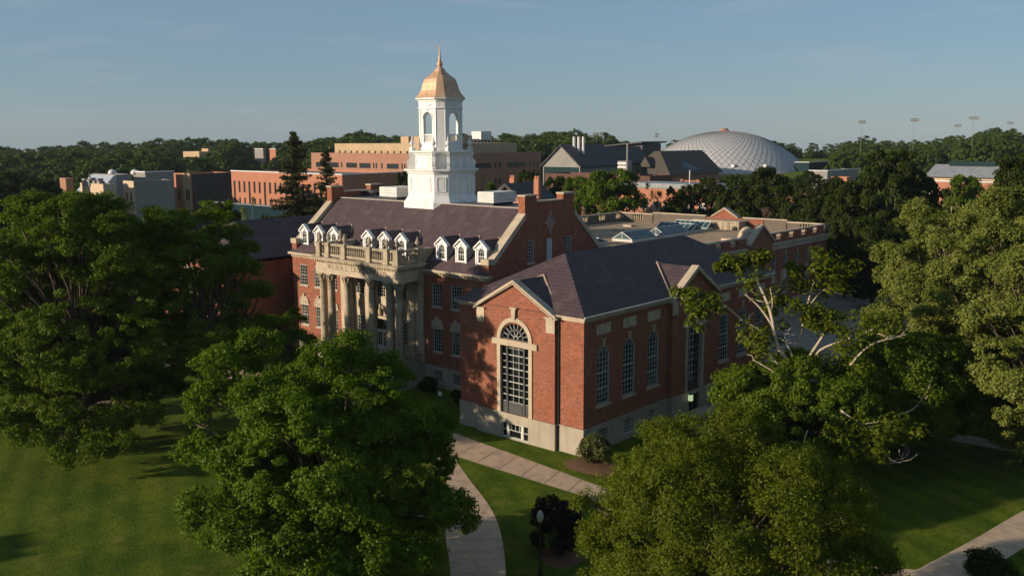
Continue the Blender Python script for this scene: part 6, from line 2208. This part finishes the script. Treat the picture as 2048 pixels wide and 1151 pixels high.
# buildings right of the dome
r, wd, ln, H = block('low_hall', 'low white-edged hall with a dark roof right of the dome', 1618, 325, 520, 1590, 1702, 'bg_teal', trim='bg_white')
r, wd, ln, H = block('low_hall', 'low grey-walled hall with white roof edges right of the dome', 1655, 342, 420, 1618, 1716, 'bg_grey', trim='bg_white')
r, wd, ln, H = block('low_hall', 'small orange brick block below the grey-walled hall', 1694, 354, 390, 1662, 1704, 'bg_brick')
x, y, zt, wd, ln = grid_corner(1990, 356, 300, 1858, 2080)
zb = terrain(x, y) - 1
r = tag(empty('long_shed', (x, y, zb)), 'long shed with a pale striped metal roof on the right', 'shed')
H = zt - zb
b = MB()
b.box(-wd, 0, 0, 0, 18, H)
part(b, 'wall', M['bg_cream'], r)
b = MB()
b.prism(lambda u, z, n=0.0: (n, u, z), [(-1.5, H + 0.02), (9, H + 3.9), (19.5, H + 0.02)], -wd - 1, 1)
part(b, 'roof', M['bg_metal'], r)
b = MB()
b.box(-wd + 4, 7.5, H + 3.4, -2, 10.5, H + 4.9)
part(b, 'roof_ridge', M['bg_teal'], r)
r, wd, ln, H = block('brick_annex', 'orange brick annex at the foot of the striped shed', 2000, 366, 270, 1868, 2060, 'bg_brick', trim='bg_white')

# brick school behind the flat roof
r, wd, ln, H = block('school_building', 'orange brick school with white windows seen between the trees behind the flat roof', 1440, 382, 215, 1238, 1480, 'bg_brick', trim='bg_grey')
for i in range(9):
    u = -wd + wd * (i + 0.25) / 9
    for z in (H - 5.0, H - 9.5):
        win_part(r, FB, u, u + wd / 16, z, z + 1.9, fr=(3, 2))
b = MB()
b.prism(frame_y(0.5), [(-wd - .5, H + 0.36), (0.5, H + 0.36), (-3, H + 1.3), (-wd + 3, H + 1.3)], -ln, 0.6)
part(b, 'roof_slope', M['bg_metal'], r)
b = MB()
b.tube([(-wd * .35, 3, H), (-wd * .35, 3, H + 4.5)], [0.12, 0.12], 6)
part(b, 'flue', M['bg_white'], r)
r, wd, ln, H = block('school_building', 'long orange brick block behind the dark oaks under the dome', 1640, 388, 222, 1470, 1650, 'bg_brick', trim='bg_white')
for i in range(8):
    u = -wd + wd * (i + 0.25) / 8
    win_part(r, FB, u, u + wd / 14, H - 4.6, H - 2.6, fr=(2, 2))
r, wd, ln, H = block('school_building', 'pale roofed orange brick wall between the dome drum and the oaks', 1422, 362, 300, 1340, 1440, 'bg_brick', roofmat='bg_metal')
r, wd, ln, H = block('brick_house', 'shaded brick house under the far right oaks', 1880, 468, 185, 1838, 1905, 'bg_brick2')
for u in (-wd * .75, -wd * .4, -wd * .1):
    win_part(r, FB, u - 0.5, u + 0.5, H - 4, H - 1.6)
# teal roof on the left and slate-roofed houses behind the main roof
x, y, zt, wd, ln = grid_corner(556, 450, 185, 436, None)
r = tag(empty('low_house', (x, y, -0.5)), 'low house with a long dark teal roof behind the left oaks', 'house')
H = zt + 0.5
b = MB()
b.box(-wd, 0, 0, 0, 10, H)
part(b, 'wall', M['bg_cream'], r)
b = MB()
b.prism(lambda u, z, n=0.0: (n, u, z), [(-0.8, H + 0.01), (4.2, H + 3.0), (5.8, H + 3.0), (10.8, H + 0.01)], -wd - .6, -1.4)
part(b, 'roof', M['bg_teal'], r)
b = MB()
b.box(-wd - 9, 4.2, H + 3.002, -1.5, 5.8, H + 3.14)
part(b, 'ridge_cap', M['bg_grey'], r)
r, wd, ln, H = gable_hall('brick_cottage', 'dark slate-roofed cottage with brick chimney stacks behind the right roof vent', 1075, 428, 150, 960, 1130, 4.2, 'bg_brick', 'bg_roof')
for (u, v) in ((-wd * .62, 3.0), (-wd * .2, 3.0)):
    b = MB()
    b.box(u - 0.5, v - 0.35, H, u + 0.5, v + 0.35, H + 5.4)
    b.box(u - 0.42, v - 0.25, H + 5.4, u - 0.08, v + 0.25, H + 5.9)
    b.box(u + 0.08, v - 0.25, H + 5.4, u + 0.42, v + 0.25, H + 5.9)
    part(b, 'chimney', M['bg_brick'], r)

# floodlight masts
def mast(px, py, depth, label, wide=2.6, rows=2):
    x, y, z = ground_at(px, depth)
    top = at(px, py, depth)[2]
    o = tag(empty('floodlight_mast', (x, y, z)), label, 'floodlight', 'floodlight masts of the sports fields')
    h = top - z
    p = MB()
    p.tube([(0, 0, -0.5), (0, 0, h)], [0.12, 0.07], 6)
    part(p, 'mast', M['bg_grey'], o)
    l = MB()
    u = RT[:2] / np.linalg.norm(RT[:2])
    for j in range(rows):
        zz = h - 0.9 * j
        l.tube([(-u[0] * wide, -u[1] * wide, zz), (u[0] * wide, u[1] * wide, zz)], [0.1, 0.1], 5)
        for i in range(6):
            t = -wide + 2 * wide * i / 5
            l.box(u[0] * t - .32, u[1] * t - .32, zz - .1, u[0] * t + .32, u[1] * t + .32, zz + .5)
    part(l, 'lamp_bank', M['bg_grey'], o)
for px, py, d, lb, wd_ in ((1706, 244, 520, 'leftmost floodlight mast above the right wood', 1.6), (1808, 240, 520, 'second floodlight mast from the left above the right wood', 2.0), (1893, 251, 640, 'small far floodlight mast left of the tallest one', 2.0),
                           (1923, 236, 500, 'tallest floodlight mast above the right wood', 2.4), (1995, 246, 650, 'rightmost faint floodlight mast', 2.2), (1180, 272, 600, 'left floodlight of the pair by the stadium', 1.6),
                           (1190, 267, 590, 'right floodlight of the pair by the stadium', 2.2), (1307, 268, 590, 'single floodlight at the right end of the stadium', 0.9)):
    mast(px, py, d, lb, wd_, 3 if wd_ < 1 else 2)

sg_ = tag(empty('yard_sign', (-23.72, 5.00, 0)), 'small white sign on the grass before the main facade, by the portico', 'sign')
b = MB()
b.box(-0.3, -0.02, 0.35, 0.3, 0.02, 0.85)
part(b, 'panel', M['bg_white'], sg_)
b = MB()
b.box(-0.24, 0.021, 0, -0.2, 0.05, 0.8)
b.box(0.2, 0.021, 0, 0.24, 0.05, 0.8)
part(b, 'stake', M['dark_metal'], sg_)

# white car glimpsed through the trees by the parking lot
def car(x, y, rz, label, col):
    o = tag(empty('parked_car', (x, y, 0.012), rz), label, 'car')
    b = MB()
    prof = [(-2.2, 0.35), (2.2, 0.35), (2.25, 0.75), (1.35, 0.9), (0.75, 1.42), (-1.2, 1.45), (-1.95, 0.95), (-2.25, 0.85)]
    b.prism(lambda u, z, n=0.0: (u, n, z), prof, -0.86, 0.86)
    part(b, 'body', plain('car_paint_' + label[:4], col, 0.25, 0, 0.6), o)
    g = MB()
    for sg in (-1, 1):
        g.prism(lambda u, z, n=0.0: (u, sg * (0.865) + n, z), [(-1.65, 0.95), (1.1, 0.95), (0.65, 1.36), (-1.15, 1.38)], -0.01, 0.01)
    part(g, 'side_window', M['glass'], o)
    for u in (-1.35, 1.4):
        for v in (-0.8, 0.8):
            w_ = MB()
            w_.lathe(0, 0, [(0.2, -0.1), (0.33, -0.1), (0.33, 0.1), (0.2, 0.1)], 14)
            w_.v = [(u + a, v + c, 0.33 + b_) for a, b_, c in w_.v]
            part(w_, 'wheel', M['black_metal'], o)
car(9.0, 70.5, 1.2, 'pale car parked at the lot behind the yellow trees', (0.5, 0.52, 0.54))
car(7.9, 65.2, 1.2, 'dark blue car parked next to the pale one', (0.03, 0.05, 0.1))

# thin summer haze: one closed box of air round the camera and everything built
hz = MB()
hz.box(-1190, -1190, -14, 1210, 1210, 66)
hm = bpy.data.materials.new('haze')
hm.use_nodes = True
ht = hm.node_tree
ht.nodes.clear()
pv = ht.nodes.new('ShaderNodeVolumePrincipled')
pv.inputs['Color'].default_value = (0.80, 0.88, 1.0, 1)
pv.inputs['Density'].default_value = 0.00006
pv.inputs['Anisotropy'].default_value = 0.2
ho = ht.nodes.new('ShaderNodeOutputMaterial')
ht.links.new(pv.outputs[0], ho.inputs['Volume'])
tag(part(hz, 'haze', hm, None), 'thin pale summer haze', None, None, 'stuff')
SC.cycles.volume_bounces = 0
